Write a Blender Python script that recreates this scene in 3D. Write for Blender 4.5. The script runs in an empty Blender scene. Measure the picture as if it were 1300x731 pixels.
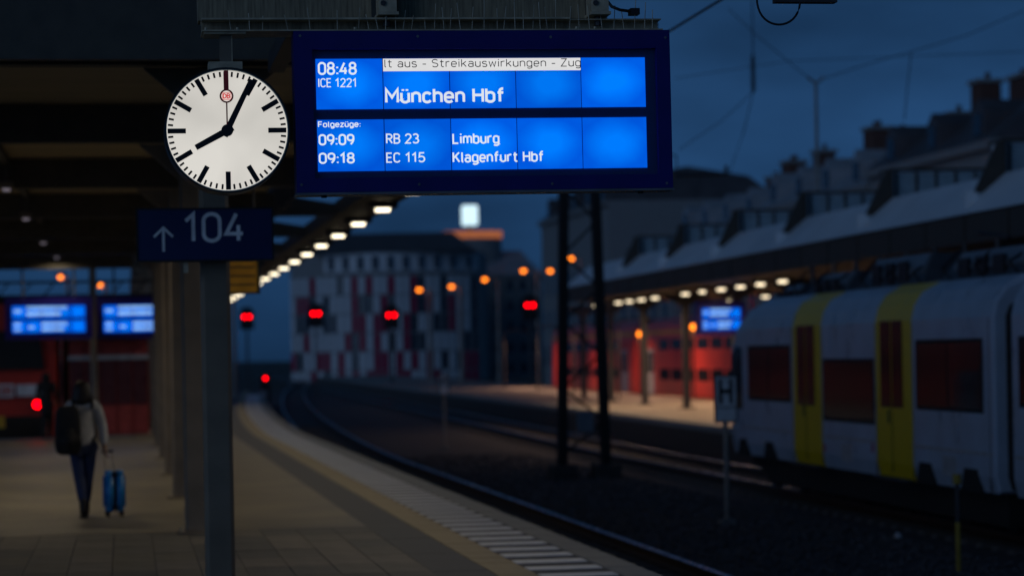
import bpy, bmesh, math, random
from mathutils import Vector, Matrix
random.seed(7)
R = math.radians
scene = bpy.context.scene
COL = scene.collection

# ------------------------------------------------------------------ camera
# World frame: x to the right across the tracks, y along the platform, z = 0 on the platform surface.
FPX = 3069.0           # 85 mm on 36 mm sensor, 1300 px wide
TH = R(9.1)            # the camera looks 9.1 degrees to the right of the platform axis
ROLL = R(1.05)
V0 = -84.5             # horizon below the picture centre
CAM_H = 1.9
CAM = Vector((0, 0, CAM_H))
FW = Vector((math.sin(TH), math.cos(TH), 0)); RT = Vector((math.cos(TH), -math.sin(TH), 0)); UP = Vector((0, 0, 1))
cd = bpy.data.cameras.new('camera'); cam = bpy.data.objects.new('camera', cd); COL.objects.link(cam)
cd.lens = 85; cd.sensor_width = 36; cd.clip_end = 6000; cd.clip_start = 0.1
cd.shift_x = V0 * math.sin(ROLL) / 1300; cd.shift_y = -V0 * math.cos(ROLL) / 1300
cam.matrix_world = Matrix.Translation(CAM) @ (Matrix.Rotation(-TH, 4, 'Z') @ Matrix.Rotation(R(90), 4, 'X') @ Matrix.Rotation(-ROLL, 4, 'Z'))
cd.dof.use_dof = True; cd.dof.focus_distance = 13.75; cd.dof.aperture_fstop = 1.75
scene.camera = cam

def ray(px, py):
    u = px - 650; v = 365.5 - py; c, s = math.cos(ROLL), math.sin(ROLL)
    u1 = u * c + v * s; v1 = -u * s + v * c
    return FW + RT * (u1 / FPX) + UP * ((v1 - V0) / FPX)
def at(px, py, d): return CAM + ray(px, py) * d
def onz(px, py, z): D = ray(px, py); return CAM + D * ((z - CAM_H) / D.z)
def onx(px, py, x): D = ray(px, py); return CAM + D * (x / D.x)
def ony(px, py, y): D = ray(px, py); return CAM + D * (y / D.y)

# ------------------------------------------------------------------ sky, sun, exposure
w = bpy.data.worlds.new('World'); scene.world = w; w.use_nodes = True
nt = w.node_tree; bg = nt.nodes['Background']
sky = nt.nodes.new('ShaderNodeTexSky'); sky.sky_type = 'NISHITA'; sky.sun_disc = False
sky.sun_elevation = R(14); sky.sun_rotation = R(230); sky.air_density = 1.6; sky.dust_density = 0.6; sky.ozone_density = 3.0
tc = nt.nodes.new('ShaderNodeTexCoord')
mp = nt.nodes.new('ShaderNodeMapping'); mp.inputs['Scale'].default_value = (3.0, 3.0, 9.0)
nz = nt.nodes.new('ShaderNodeTexNoise'); nz.inputs['Scale'].default_value = 2.2; nz.inputs['Detail'].default_value = 5
cr = nt.nodes.new('ShaderNodeMapRange'); cr.inputs[1].default_value = 0.3; cr.inputs[2].default_value = 0.75; cr.inputs[3].default_value = 0.62; cr.inputs[4].default_value = 1.35
bw = nt.nodes.new('ShaderNodeRGBToBW')
tint = nt.nodes.new('ShaderNodeMix'); tint.data_type = 'RGBA'; tint.blend_type = 'MULTIPLY'; tint.inputs[0].default_value = 1.0
tint.inputs[7].default_value = (0.105, 0.385, 1.0, 1)
cl = nt.nodes.new('ShaderNodeMix'); cl.data_type = 'RGBA'; cl.blend_type = 'MULTIPLY'; cl.inputs[0].default_value = 1.0
L = nt.links.new
L(tc.outputs['Generated'], mp.inputs[0]); L(mp.outputs[0], nz.inputs[0]); L(nz.outputs[0], cr.inputs[0])
L(sky.outputs[0], bw.inputs[0]); L(bw.outputs[0], tint.inputs[6]); L(tint.outputs[2], cl.inputs[6]); L(cr.outputs[0], cl.inputs[7]); L(cl.outputs[2], bg.inputs[0])
bg.inputs[1].default_value = 0.0215
sl = bpy.data.lights.new('sun', 'SUN'); sl.energy = 0.12; sl.angle = R(40); sl.color = (0.62, 0.79, 1.0)
so = bpy.data.objects.new('sun', sl); COL.objects.link(so); so.rotation_euler = (R(74), 0, R(-50))
scene.view_settings.view_transform = 'Standard'; scene.view_settings.look = 'None'
scene.view_settings.exposure = 0.4; scene.view_settings.gamma = 1; scene.view_settings.use_curve_mapping = False
scene.cycles.use_denoising = True
scene.cycles.max_bounces = 6; scene.cycles.sample_clamp_indirect = 3.0

# ------------------------------------------------------------------ materials
def mat(name, col, rough=0.6, metal=0.0, var=0.2, scale=6.0, bump=0.0, bscale=40.0, spec=0.5, alpha=1.0, rvar=0.1, stretch=(1, 1, 1), dirt=None):
    m = bpy.data.materials.new(name); m.use_nodes = True; t = m.node_tree; b = t.nodes['Principled BSDF']
    tc = t.nodes.new('ShaderNodeTexCoord'); mp = t.nodes.new('ShaderNodeMapping'); mp.inputs['Scale'].default_value = stretch
    t.links.new(tc.outputs['Object'], mp.inputs[0])
    n = t.nodes.new('ShaderNodeTexNoise'); n.inputs['Scale'].default_value = scale; n.inputs['Detail'].default_value = 6
    t.links.new(mp.outputs[0], n.inputs[0])
    r = t.nodes.new('ShaderNodeValToRGB'); e = r.color_ramp.elements
    e[0].position = 0.3; e[1].position = 0.7
    d = dirt or tuple(c * (1 - var) for c in col)
    e[0].color = (*d, 1); e[1].color = (*[min(1, c * (1 + var)) for c in col], 1)
    t.links.new(n.outputs[0], r.inputs[0]); t.links.new(r.outputs[0], b.inputs['Base Color'])
    mr = t.nodes.new('ShaderNodeMapRange'); mr.inputs[3].default_value = max(0.02, rough - rvar); mr.inputs[4].default_value = min(1, rough + rvar)
    t.links.new(n.outputs[0], mr.inputs[0]); t.links.new(mr.outputs[0], b.inputs['Roughness'])
    b.inputs['Metallic'].default_value = metal; b.inputs['Specular IOR Level'].default_value = spec; b.inputs['Alpha'].default_value = alpha
    if bump:
        n2 = t.nodes.new('ShaderNodeTexNoise'); n2.inputs['Scale'].default_value = bscale; n2.inputs['Detail'].default_value = 4
        t.links.new(tc.outputs['Object'], n2.inputs[0])
        bp = t.nodes.new('ShaderNodeBump'); bp.inputs['Strength'].default_value = bump; bp.inputs['Distance'].default_value = 0.02
        t.links.new(n2.outputs[0], bp.inputs['Height']); t.links.new(bp.outputs[0], b.inputs['Normal'])
    return m
def glow(name, col, s, var=0.08, scale=3.0):
    m = bpy.data.materials.new(name); m.use_nodes = True; t = m.node_tree; t.nodes.remove(t.nodes['Principled BSDF'])
    e = t.nodes.new('ShaderNodeEmission'); tc = t.nodes.new('ShaderNodeTexCoord'); n = t.nodes.new('ShaderNodeTexNoise')
    n.inputs['Scale'].default_value = scale; n.inputs['Detail'].default_value = 2
    r = t.nodes.new('ShaderNodeValToRGB'); r.color_ramp.elements[0].position = 0.35; r.color_ramp.elements[1].position = 0.65
    r.color_ramp.elements[0].color = (*[c * (1 - var) for c in col], 1); r.color_ramp.elements[1].color = (*col, 1)
    t.links.new(tc.outputs['Object'], n.inputs[0]); t.links.new(n.outputs[0], r.inputs[0]); t.links.new(r.outputs[0], e.inputs[0])
    e.inputs[1].default_value = s
    t.links.new(e.outputs[0], t.nodes['Material Output'].inputs[0])
    return m
M = {}
M['steel'] = mat('painted_steel', (0.22, 0.175, 0.125), 0.5, var=0.18, scale=3, bump=0.05)
M['steel_dark'] = mat('dark_steel', (0.05, 0.05, 0.055), 0.55, var=0.3)
M['galv'] = mat('galvanised', (0.55, 0.46, 0.32), 0.6, 0.1, var=0.25, scale=14)
M['beamgrey'] = mat('weathered_steel', (0.30, 0.245, 0.16), 0.7, var=0.4, scale=5, stretch=(14, 1, 1))
M['wire'] = mat('spike_wire', (0.62, 0.56, 0.44), 0.5, 0.2)
M['ceiling'] = mat('canopy_ceiling', (0.44, 0.36, 0.23), 0.8, var=0.15, scale=1.2, stretch=(0.3, 3, 1))
M['beam'] = mat('canopy_beam', (0.08, 0.07, 0.055), 0.6)
M['navy'] = mat('navy_case', (0.013, 0.008, 0.19), 0.4, var=0.1)
M['bezel'] = mat('bezel', (0.02, 0.045, 0.16), 0.3, var=0.1)
M['black'] = mat('black_paint', (0.012, 0.012, 0.014), 0.5)
M['lip'] = mat('grey_lip', (0.22, 0.22, 0.24), 0.4, 0.5)
def lcd(name, k):
    m = glow(name, (0, 0, 0), 1.0); t = m.node_tree; e = [n for n in t.nodes if n.type == 'EMISSION'][0]
    tc = [n for n in t.nodes if n.type == 'TEX_COORD'][0]; mp = t.nodes.new('ShaderNodeMapping'); mp.inputs['Location'].default_value = (-.95, 0, -1.0); mp.inputs['Scale'].default_value = (1.9, 0, 2.0)
    gr = t.nodes.new('ShaderNodeTexGradient'); gr.gradient_type = 'SPHERICAL'; nz = t.nodes.new('ShaderNodeTexNoise'); nz.inputs['Scale'].default_value = 5.0; nz.inputs['Detail'].default_value = 3
    ad = t.nodes.new('ShaderNodeMath'); ad.operation = 'MULTIPLY_ADD'; ad.inputs[1].default_value = 0.5; r = t.nodes.new('ShaderNodeValToRGB')
    r.color_ramp.elements[0].position = 0.15; r.color_ramp.elements[0].color = (0, 0.082 * k, 0.66 * k, 1); r.color_ramp.elements[1].position = 0.95; r.color_ramp.elements[1].color = (0, 0.19 * k, 0.95 * k, 1)
    t.links.new(tc.outputs['Generated'], mp.inputs[0]); t.links.new(mp.outputs[0], gr.inputs[0]); t.links.new(tc.outputs['Object'], nz.inputs[0])
    t.links.new(nz.outputs[0], ad.inputs[0]); t.links.new(gr.outputs[1], ad.inputs[2]); t.links.new(ad.outputs[0], r.inputs[0]); t.links.new(r.outputs[0], e.inputs[0])
    return m
M['lcd'] = [lcd('lcd_blue_%d' % i, k) for i, k in enumerate((.82, .80, .75, .72, .85))]
M['lcdwhite'] = glow('lcd_white', (0.72, 0.78, 0.86), .78, 0.05)
M['lcdpale'] = glow('lcd_pale', (0.30, 0.55, 0.95), .8, 0.3, 6)
M['ticker'] = glow('ticker_white', (0.80, 0.80, 0.80), 0.70, 0.05)
M['inktext'] = mat('ticker_ink', (0.02, 0.02, 0.03), 0.5)
M['face'] = glow('clock_face', (0.86, 0.83, 0.77), 0.62, 0.22, 2.2)
M['mark'] = mat('clock_marks', (0.012, 0.012, 0.015), 0.4)
M['rim'] = mat('clock_rim', (0.03, 0.032, 0.03), 0.35, 0.3)
M['bezelring'] = mat('clock_glass_ring', (0.45, 0.50, 0.42), 0.3, 0.4)
M['clockred'] = mat('clock_red', (0.75, 0.05, 0.05), 0.4)
M['logowhite'] = glow('logo_white', (0.80, 0.72, 0.66), 0.75, 0.03)
M['logored'] = glow('logo_red', (0.55, 0.02, 0.03), 0.8, 0.05)
M['signblue'] = mat('sign_blue', (0.018, 0.025, 0.10), 0.3, var=0.15, scale=2)
M['signwhite'] = mat('sign_white', (0.80, 0.80, 0.82), 0.4)
M['amber'] = mat('amber_panel', (0.90, 0.40, 0.03), 0.5)
M['asphalt'] = mat('platform_paving', (0.24, 0.21, 0.15), 0.5, var=0.30, scale=0.9, bump=0.15, bscale=60, rvar=0.14)
M['slab'] = [mat('paving_slab_%d' % i, c, 0.6, var=0.30, scale=3, bump=0.3, bscale=90) for i, c in enumerate([(0.165, 0.155, 0.135), (0.20, 0.18, 0.155), (0.135, 0.13, 0.12), (0.18, 0.165, 0.135)])]
M['slabdark'] = mat('dark_slab', (0.10, 0.10, 0.10), 0.6, bump=0.2)
M['tan'] = mat('tan_tactile', (0.36, 0.30, 0.19), 0.6, var=0.18, scale=4, bump=0.2)
M['whitebar'] = mat('white_bar', (0.70, 0.72, 0.77), 0.55, var=0.14, scale=6)
M['darkbar'] = mat('dark_groove', (0.075, 0.075, 0.08), 0.7)
M['kerb'] = mat('kerb_concrete', (0.27, 0.27, 0.26), 0.6, var=0.15, scale=3, bump=0.2)
M['concrete'] = mat('concrete', (0.22, 0.22, 0.22), 0.8, bump=0.3)
M['ballast'] = mat('ballast', (0.085, 0.08, 0.085), 0.85, var=0.45, scale=14, bump=1.0, bscale=16)
M['stone'] = mat('ballast_stone', (0.11, 0.105, 0.11), 0.8, var=0.4, scale=9)
M['earth'] = mat('earth', (0.06, 0.06, 0.05), 0.9, var=0.3, scale=0.2)
M['rail'] = mat('rail_side', (0.07, 0.045, 0.03), 0.6, 0.3)
M['railtop'] = mat('rail_head', (0.45, 0.45, 0.47), 0.28, 1.0, var=0.1)
M['sleeper'] = mat('sleeper', (0.11, 0.10, 0.095), 0.8)
M['lamp'] = glow('canopy_lamp', (1.0, 0.86, 0.60), 2.7, 0.05)
M['dimlamp'] = glow('dim_lamp', (0.8, 0.7, 0.85), 0.12, 0.05)
M['lamp2'] = glow('far_canopy_lamp', (1.0, 0.82, 0.55), 1.7, 0.05)
M['sodium'] = glow('sodium_lamp', (1.0, 0.21, 0.012), 3.4, 0.05)
M['redlamp'] = glow('red_signal', (1.0, 0.0, 0.003), 7.5, 0.02)
M['cube'] = glow('rooftop_sign', (0.62, 0.85, 0.95), 1.0, 0.1)
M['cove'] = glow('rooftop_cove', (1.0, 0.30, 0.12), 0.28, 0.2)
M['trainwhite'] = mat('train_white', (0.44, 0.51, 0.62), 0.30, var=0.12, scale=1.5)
M['trainyellow'] = mat('train_yellow', (0.82, 0.54, 0.0), 0.35, var=0.06)
M['glass'] = mat('dark_glass', (0.02, 0.02, 0.022), 0.12, var=0.1, rvar=0.04, spec=0.3)
M['rubber'] = mat('bellows_rubber', (0.02, 0.02, 0.022), 0.8)
M['roofgear'] = mat('roof_equipment', (0.22, 0.24, 0.27), 0.4, 0.3)
M['roofdark'] = mat('dark_roof_units', (0.05, 0.055, 0.065), 0.45)
M['bogie'] = mat('bogie', (0.02, 0.018, 0.016), 0.8)
M['trainred'] = mat('train_red', (0.60, 0.05, 0.03), 0.35, var=0.08)
M['kioskpane'] = mat('kiosk_pane', (0.10, 0.025, 0.03), 0.3)
M['kioskred'] = mat('kiosk_red', (0.42, 0.06, 0.05), 0.5)
M['traingrey'] = mat('train_grey', (0.42, 0.42, 0.44), 0.4)
M['trainstripe'] = mat('train_stripe', (0.72, 0.45, 0.04), 0.4)
M['roof2'] = mat('far_roof_sheet', (0.78, 0.82, 0.86), 0.4, 0.0, var=0.1, scale=0.6)
M['fascia2'] = mat('far_fascia', (0.065, 0.05, 0.038), 0.6)
M['mastblack'] = mat('bracket_black', (0.015, 0.014, 0.013), 0.7)
M['glazing2'] = mat('ribbed_glazing', (0.30, 0.38, 0.42), 0.35, var=0.15)
M['plat2'] = mat('far_platform_paving', (0.30, 0.25, 0.20), 0.6, var=0.15, scale=1)
M['wall_pink'] = mat('plaster_pink', (0.42, 0.28, 0.24), 0.85)
M['wall_grey'] = mat('plaster_grey', (0.30, 0.30, 0.30), 0.85)
M['tile'] = mat('roof_tile', (0.10, 0.09, 0.095), 0.5, var=0.25, scale=1.0, bump=0.3, bscale=6)
M['slate'] = mat('roof_slate', (0.34, 0.36, 0.39), 0.42, var=0.2, scale=0.8, bump=0.3, bscale=6)
M['brick'] = mat('chimney_brick', (0.13, 0.06, 0.045), 0.85)
M['panel_red'] = mat('facade_red', (0.42, 0.03, 0.09), 0.5)
M['panel_white'] = mat('facade_white', (0.74, 0.75, 0.78), 0.5)
M['panel_blue'] = mat('facade_window', (0.03, 0.045, 0.07), 0.2)
M['jacket'] = mat('grey_jacket', (0.55, 0.55, 0.56), 0.85, bump=0.3, bscale=30)
M['jeans'] = mat('dark_jeans', (0.03, 0.045, 0.11), 0.85)
M['hair'] = mat('dark_hair', (0.02, 0.013, 0.010), 0.5, var=0.4, scale=30)
M['skin'] = mat('skin', (0.42, 0.26, 0.19), 0.55, var=0.06)
M['blackcloth'] = mat('black_cloth', (0.014, 0.014, 0.016), 0.8)
M['boots'] = mat('boots', (0.025, 0.018, 0.015), 0.5)
M['case'] = mat('case_blue', (0.015, 0.24, 0.60), 0.35, var=0.08)
M['litter'] = mat('white_litter', (0.75, 0.75, 0.78), 0.6)
M['postyellow'] = mat('post_yellow', (0.42, 0.28, 0.04), 0.6)
M['lamppost'] = mat('lamp_post', (0.30, 0.28, 0.26), 0.6)
M['insul'] = mat('insulator', (0.05, 0.03, 0.025), 0.3)

# ------------------------------------------------------------------ mesh helpers
class MB:
    def __init__(s): s.v = []; s.f = []
    def box(s, x0, x1, y0, y1, z0, z1):
        n = len(s.v)
        s.v += [(x0, y0, z0), (x1, y0, z0), (x1, y1, z0), (x0, y1, z0), (x0, y0, z1), (x1, y0, z1), (x1, y1, z1), (x0, y1, z1)]
        s.f += [tuple(n + i for i in q) for q in ((0, 3, 2, 1), (4, 5, 6, 7), (0, 1, 5, 4), (1, 2, 6, 5), (2, 3, 7, 6), (3, 0, 4, 7))]
        return s
    def cbox(s, x0, x1, y0, y1, z0, z1, b=0.02):
        # box with chamfered edges parallel to z and a chamfered top rim
        n = len(s.v)
        def ring(i, z): return [(x0 + b + i, y0 + i, z), (x1 - b - i, y0 + i, z), (x1 - i, y0 + b + i, z), (x1 - i, y1 - b - i, z), (x1 - b - i, y1 - i, z), (x0 + b + i, y1 - i, z), (x0 + i, y1 - b - i, z), (x0 + i, y0 + b + i, z)]
        s.v += ring(b * .5, z0) + ring(0, z0 + b * .5) + ring(0, z1 - b * .5) + ring(b * .5, z1)
        for k in range(3):
            for i in range(8): j = (i + 1) % 8; s.f.append((n + k * 8 + i, n + k * 8 + j, n + k * 8 + 8 + j, n + k * 8 + 8 + i))
        s.f.append(tuple(n + 7 - i for i in range(8))); s.f.append(tuple(n + 24 + i for i in range(8)))
        return s
    def tube(s, pts, r, n=8, cap=True):
        pts = [Vector(p) for p in pts]; rs = r if isinstance(r, (list, tuple)) else [r] * len(pts)
        base = len(s.v); up = Vector((0, 0, 1))
        for i, p in enumerate(pts):
            d = (pts[min(i + 1, len(pts) - 1)] - pts[max(i - 1, 0)]).normalized()
            a = d.cross(up if abs(d.z) < 0.95 else Vector((1, 0, 0))).normalized(); b = a.cross(d)
            for k in range(n):
                an = 2 * math.pi * k / n; q = p + (a * math.cos(an) + b * math.sin(an)) * rs[i]; s.v.append(tuple(q))
        for i in range(len(pts) - 1):
            for k in range(n):
                j = (k + 1) % n; s.f.append((base + i * n + k, base + i * n + j, base + (i + 1) * n + j, base + (i + 1) * n + k))
        if cap: s.f.append(tuple(base + n - 1 - k for k in range(n))[::-1]); s.f.append(tuple(base + (len(pts) - 1) * n + k for k in range(n))[::-1])
        return s
    def prism(s, poly, axis, a0, a1):
        # poly: list of 2-d points; axis 'x': (y,z) 'y': (x,z) 'z': (x,y)
        n = len(s.v); m = len(poly)
        def pt(p, a): return {'x': (a, p[0], p[1]), 'y': (p[0], a, p[1]), 'z': (p[0], p[1], a)}[axis]
        s.v += [pt(p, a0) for p in poly] + [pt(p, a1) for p in poly]
        for i in range(m): j = (i + 1) % m; s.f.append((n + i, n + j, n + m + j, n + m + i))
        s.f.append(tuple(n + i for i in range(m))[::-1]); s.f.append(tuple(n + m + i for i in range(m)))
        return s
    def sweep(s, sections, close=True, cap=True):
        n = len(s.v); m = len(sections[0])
        for sec in sections: s.v += [tuple(p) for p in sec]
        for k in range(len(sections) - 1):
            for i in range(m if close else m - 1):
                j = (i + 1) % m; s.f.append((n + k * m + i, n + k * m + j, n + (k + 1) * m + j, n + (k + 1) * m + i))
        if cap: s.f.append(tuple(n + i for i in range(m))[::-1]); e = n + (len(sections) - 1) * m; s.f.append(tuple(e + i for i in range(m)))
        return s
    def ball(s, c, rx, ry, rz, nu=12, nv=8):
        secs = []
        for k in range(nv + 1):
            a = -math.pi / 2 + math.pi * k / nv; a = max(-1.5, min(1.5, a))
            secs.append([(c[0] + rx * math.cos(a) * math.cos(t), c[1] + ry * math.cos(a) * math.sin(t), c[2] + rz * math.sin(a)) for t in [2 * math.pi * i / nu for i in range(nu)]])
        return s.sweep(secs)
    def mesh(s, name):
        me = bpy.data.meshes.new(name); me.from_pydata(s.v, [], s.f); me.update()
        bm = bmesh.new(); bm.from_mesh(me); bmesh.ops.recalc_face_normals(bm, faces=bm.faces); bm.to_mesh(me); bm.free()
        return me
    def build(s, name, m, parent=None, smooth=False, loc=None):
        return put(name, s.mesh(name), m, parent, smooth, loc)
def put(name, me, m, parent=None, smooth=False, loc=None):
    o = bpy.data.objects.new(name, me); COL.objects.link(o)
    if not me.materials: me.materials.append(m)
    if smooth:
        for p in me.polygons: p.use_smooth = True
    if parent: o.parent = parent
    if loc is not None: o.location = loc
    return o
def tag(o, label=None, cat=None, group=None, kind=None):
    if label: o['label'] = label
    if cat: o['category'] = cat
    if group: o['group'] = group
    if kind: o['kind'] = kind
    return o
def thing(name, loc, label, cat, group=None, rz=0.0):
    o = bpy.data.objects.new(name, None); COL.objects.link(o); o.location = loc; o.rotation_euler = (0, 0, rz)
    o.empty_display_size = 0.2
    return tag(o, label, cat, group)
def copy_tree(o, parent=None):
    c = o.copy(); COL.objects.link(c); c.parent = parent
    for ch in o.children: copy_tree(ch, c)
    return c
def arc(cx, cy, rx, ry, a0, a1, n=8): return [(cx + rx * math.cos(R(a0 + (a1 - a0) * i / n)), cy + ry * math.sin(R(a0 + (a1 - a0) * i / n))) for i in range(n + 1)]
def loop(x0, y0, x1, y1, r):
    r = min(r, (x1 - x0) / 2, (y1 - y0) / 2)
    p = arc(x1 - r, y1 - r, r, r, 0, 90, 5) + arc(x0 + r, y1 - r, r, r, 90, 180, 5) + arc(x0 + r, y0 + r, r, r, 180, 270, 5) + arc(x1 - r, y0 + r, r, r, 270, 360, 5)
    q = [p[0]]
    for c in p[1:]:
        if abs(c[0] - q[-1][0]) + abs(c[1] - q[-1][1]) > 1e-5: q.append(c)
    if abs(q[0][0] - q[-1][0]) + abs(q[0][1] - q[-1][1]) < 1e-5: q.pop()
    return q + [q[0]]
X = .72
GL = {'0': (.5, [loop(0, 0, .5, 1, .25)]), '1': (.36, [[(.0, .74), (.24, .99), (.24, 0)]]), '2': (.48, [arc(.24, .74, .24, .26, 170, -35) + [(0, 0), (.48, 0)]]),
 '3': (.48, [arc(.22, .76, .23, .24, 150, -90), arc(.22, .26, .26, .26, 90, -150)]), '4': (.52, [[(.32, 1), (0, .26), (.52, .26)], [(.38, .58), (.38, 0)]]),
 '5': (.48, [[(.45, 1), (.07, 1), (.03, .54)] + arc(.22, .31, .26, .31, 120, -150)]), '8': (.5, [loop(.03, .53, .47, 1, .22), loop(0, 0, .5, .53, .25)]),
 '9': (.5, [loop(0, .40, .5, 1, .25), [(.5, .72), (.5, .5), (.44, .28), (.26, 0)]]), ':': (.1, [[(.05, -.01), (.05, .12)], [(.05, .52), (.05, .65)]]), '-': (.3, [[(0, .38), (.3, .38)]]),
 'I': (.06, [[(.03, 0), (.03, 1)]]), 'C': (.48, [arc(.25, .74, .25, .26, 20, 180) + arc(.25, .26, .25, .26, 180, 340)]), 'E': (.42, [[(.42, 1), (0, 1), (0, 0), (.42, 0)], [(0, .52), (.38, .52)]]),
 'F': (.42, [[(.42, 1), (0, 1), (0, 0)], [(0, .5), (.38, .5)]]), 'L': (.42, [[(0, 1), (0, 0), (.42, 0)]]), 'H': (.5, [[(0, 0), (0, 1)], [(.5, 0), (.5, 1)], [(0, .52), (.5, .52)]]),
 'K': (.5, [[(0, 0), (0, 1)], [(.48, 1), (.02, .42)], [(.16, .6), (.5, 0)]]), 'M': (.62, [[(0, 0), (0, 1), (.31, .38), (.62, 1), (.62, 0)]]),
 'B': (.48, [[(.26, 1), (0, 1), (0, 0), (.26, 0)], arc(.24, .765, .22, .235, 90, -90), arc(.24, .265, .24, .265, 90, -90), [(0, .53), (.26, .53)]]),
 'R': (.48, [[(.26, 1), (0, 1), (0, 0)], arc(.22, .745, .25, .255, 90, -90), [(0, .49), (.24, .49)], [(.22, .49), (.48, 0)]]), 'D': (.5, [[(.22, 0), (0, 0), (0, 1), (.22, 1)], arc(.2, .5, .3, .5, 90, -90, 12)]),
 'S': (.48, [arc(.24, .75, .24, .25, 25, 230) + arc(.24, .25, .25, .26, 60, -150)]), 'Z': (.48, [[(0, 1), (.46, 1), (0, 0), (.48, 0)]]),
 'a': (.42, [arc(.21, .52, .2, .2, 155, 0) + [(.41, 0)], loop(0, 0, .41, .42, .2)]), 'b': (.42, [[(0, 1), (0, 0)], loop(0, 0, .42, X, .2)]), 'c': (.38, [arc(.2, .5, .2, .22, 25, 180) + arc(.2, .22, .2, .22, 180, 335)]),
 'e': (.42, [[(0, .36), (.42, .36)] + arc(.21, .48, .21, .24, 0, 180) + arc(.21, .23, .21, .23, 180, 325)]), 'f': (.32, [arc(.28, .83, .16, .17, 80, 180) + [(.12, 0)], [(0, .70), (.31, .70)]]),
 'g': (.42, [loop(0, 0, .42, X, .2), [(.42, X), (.42, -.08)] + arc(.21, -.08, .21, .18, 0, -150)]), 'h': (.4, [[(0, 1), (0, 0)], arc(.2, .5, .2, .22, 180, 0) + [(.4, 0)]]),
 'i': (.06, [[(.03, 0), (.03, X)], [(.03, .88), (.03, 1.01)]]), 'k': (.4, [[(0, 1), (0, 0)], [(.38, X), (.02, .3)], [(.14, .43), (.4, 0)]]), 'l': (.1, [[(.03, 1), (.03, .08), (.09, .01), (.12, .01)]]),
 'm': (.66, [[(0, X), (0, 0)], arc(.165, .52, .165, .2, 180, 0) + [(.33, 0)], arc(.495, .52, .165, .2, 180, 0) + [(.66, 0)]]), 'n': (.4, [[(0, X), (0, 0)], arc(.2, .5, .2, .22, 180, 0) + [(.4, 0)]]),
 'o': (.42, [loop(0, 0, .42, X, .21)]), 'r': (.28, [[(0, X), (0, 0)], arc(.24, .48, .24, .24, 180, 75)]), 's': (.38, [[(.36, .6), (.28, .71), (.1, .71), (.01, .62), (.01, .48), (.09, .4), (.3, .34), (.38, .25), (.38, .1), (.29, 0), (.09, 0), (0, .1)]]),
 't': (.32, [[(.12, .95), (.12, .12), (.2, .01), (.32, .01)], [(0, .70), (.31, .70)]]), 'u': (.4, [[(0, X), (0, .22)] + arc(.2, .22, .2, .22, 180, 360), [(.4, X), (.4, 0)]]),
 'w': (.6, [[(0, X), (.14, 0), (.3, .64), (.46, 0), (.6, X)]]), 'z': (.38, [[(0, X), (.37, X), (0, 0), (.38, 0)]])}
GL['\u00fc'] = (.4, GL['u'][1] + [[(.09, .88), (.09, 1.0)], [(.31, .88), (.31, 1.0)]])
def stroke(mb, pts, th, y0, y1):
    P_ = [Vector(p) for p in pts]; closed = (P_[0] - P_[-1]).length < 1e-6 and len(P_) > 3
    if closed: P_ = P_[:-1]
    n = len(P_); secs = []
    for i in range(n):
        a = P_[i] - P_[i - 1] if (i or closed) else P_[1] - P_[0]; b = P_[(i + 1) % n] - P_[i] if (i < n - 1 or closed) else P_[i] - P_[i - 1]
        a = a.normalized(); b = b.normalized(); m = (a + b)
        m = m.normalized() if m.length > 1e-3 else a
        nn = Vector((-m.y, m.x)); k = th / 2 / max(.45, nn.dot(Vector((-a.y, a.x))))
        l, r = P_[i] + nn * k, P_[i] - nn * k
        secs.append([(l.x, y0, l.y), (r.x, y0, r.y), (r.x, y1, r.y), (l.x, y1, l.y)])
    if closed: secs.append(secs[0])
    mb.sweep(secs, cap=not closed)
def writing(name, s, x0, x1, zb, zt, y, m, parent, th=.14, gap=.2, space=.34):
    """lettering in an x-z plane facing -y: from x0 to x1, baseline zb, capitals up to zt; one mesh per character"""
    pen = 0; lay = []
    for c in s:
        if c == ' ': pen += space; continue
        lay.append((c, pen)); pen += GL[c][0] + gap
    H_ = zt - zb; t = th * H_; tot = lay[-1][1] + GL[lay[-1][0]][0]; kx = (x1 - x0 - t) / tot; kz = H_ - t
    for c, pen in lay:
        mb = MB()
        for j, st_ in enumerate(GL[c][1]):
            stroke(mb, [(x0 + t / 2 + (pen + p[0]) * kx, zb + t / 2 + p[1] * kz) for p in st_], t, y - .0006 - .0002 * j, y + .001)
        mb.build(name, m, parent)
ORD = ['nearest', 'second', 'third', 'fourth', 'fifth', 'sixth', 'seventh', 'eighth', 'ninth', 'tenth', 'eleventh', 'twelfth', 'thirteenth', 'fourteenth', 'fifteenth', 'sixteenth', 'seventeenth', 'eighteenth', 'nineteenth', 'twentieth']

def bend(y): return 0.0076 * max(0, y - 60) ** 1.4          # the lines swing gently to the right far away
def bend2(y): return 0.026 * max(0, y - 60)               # the far platform diverges a little
EDGE = 4.47; EDGE2 = 14.72; COLX = 0.73
GZ = -0.92                                                # track bed

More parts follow.
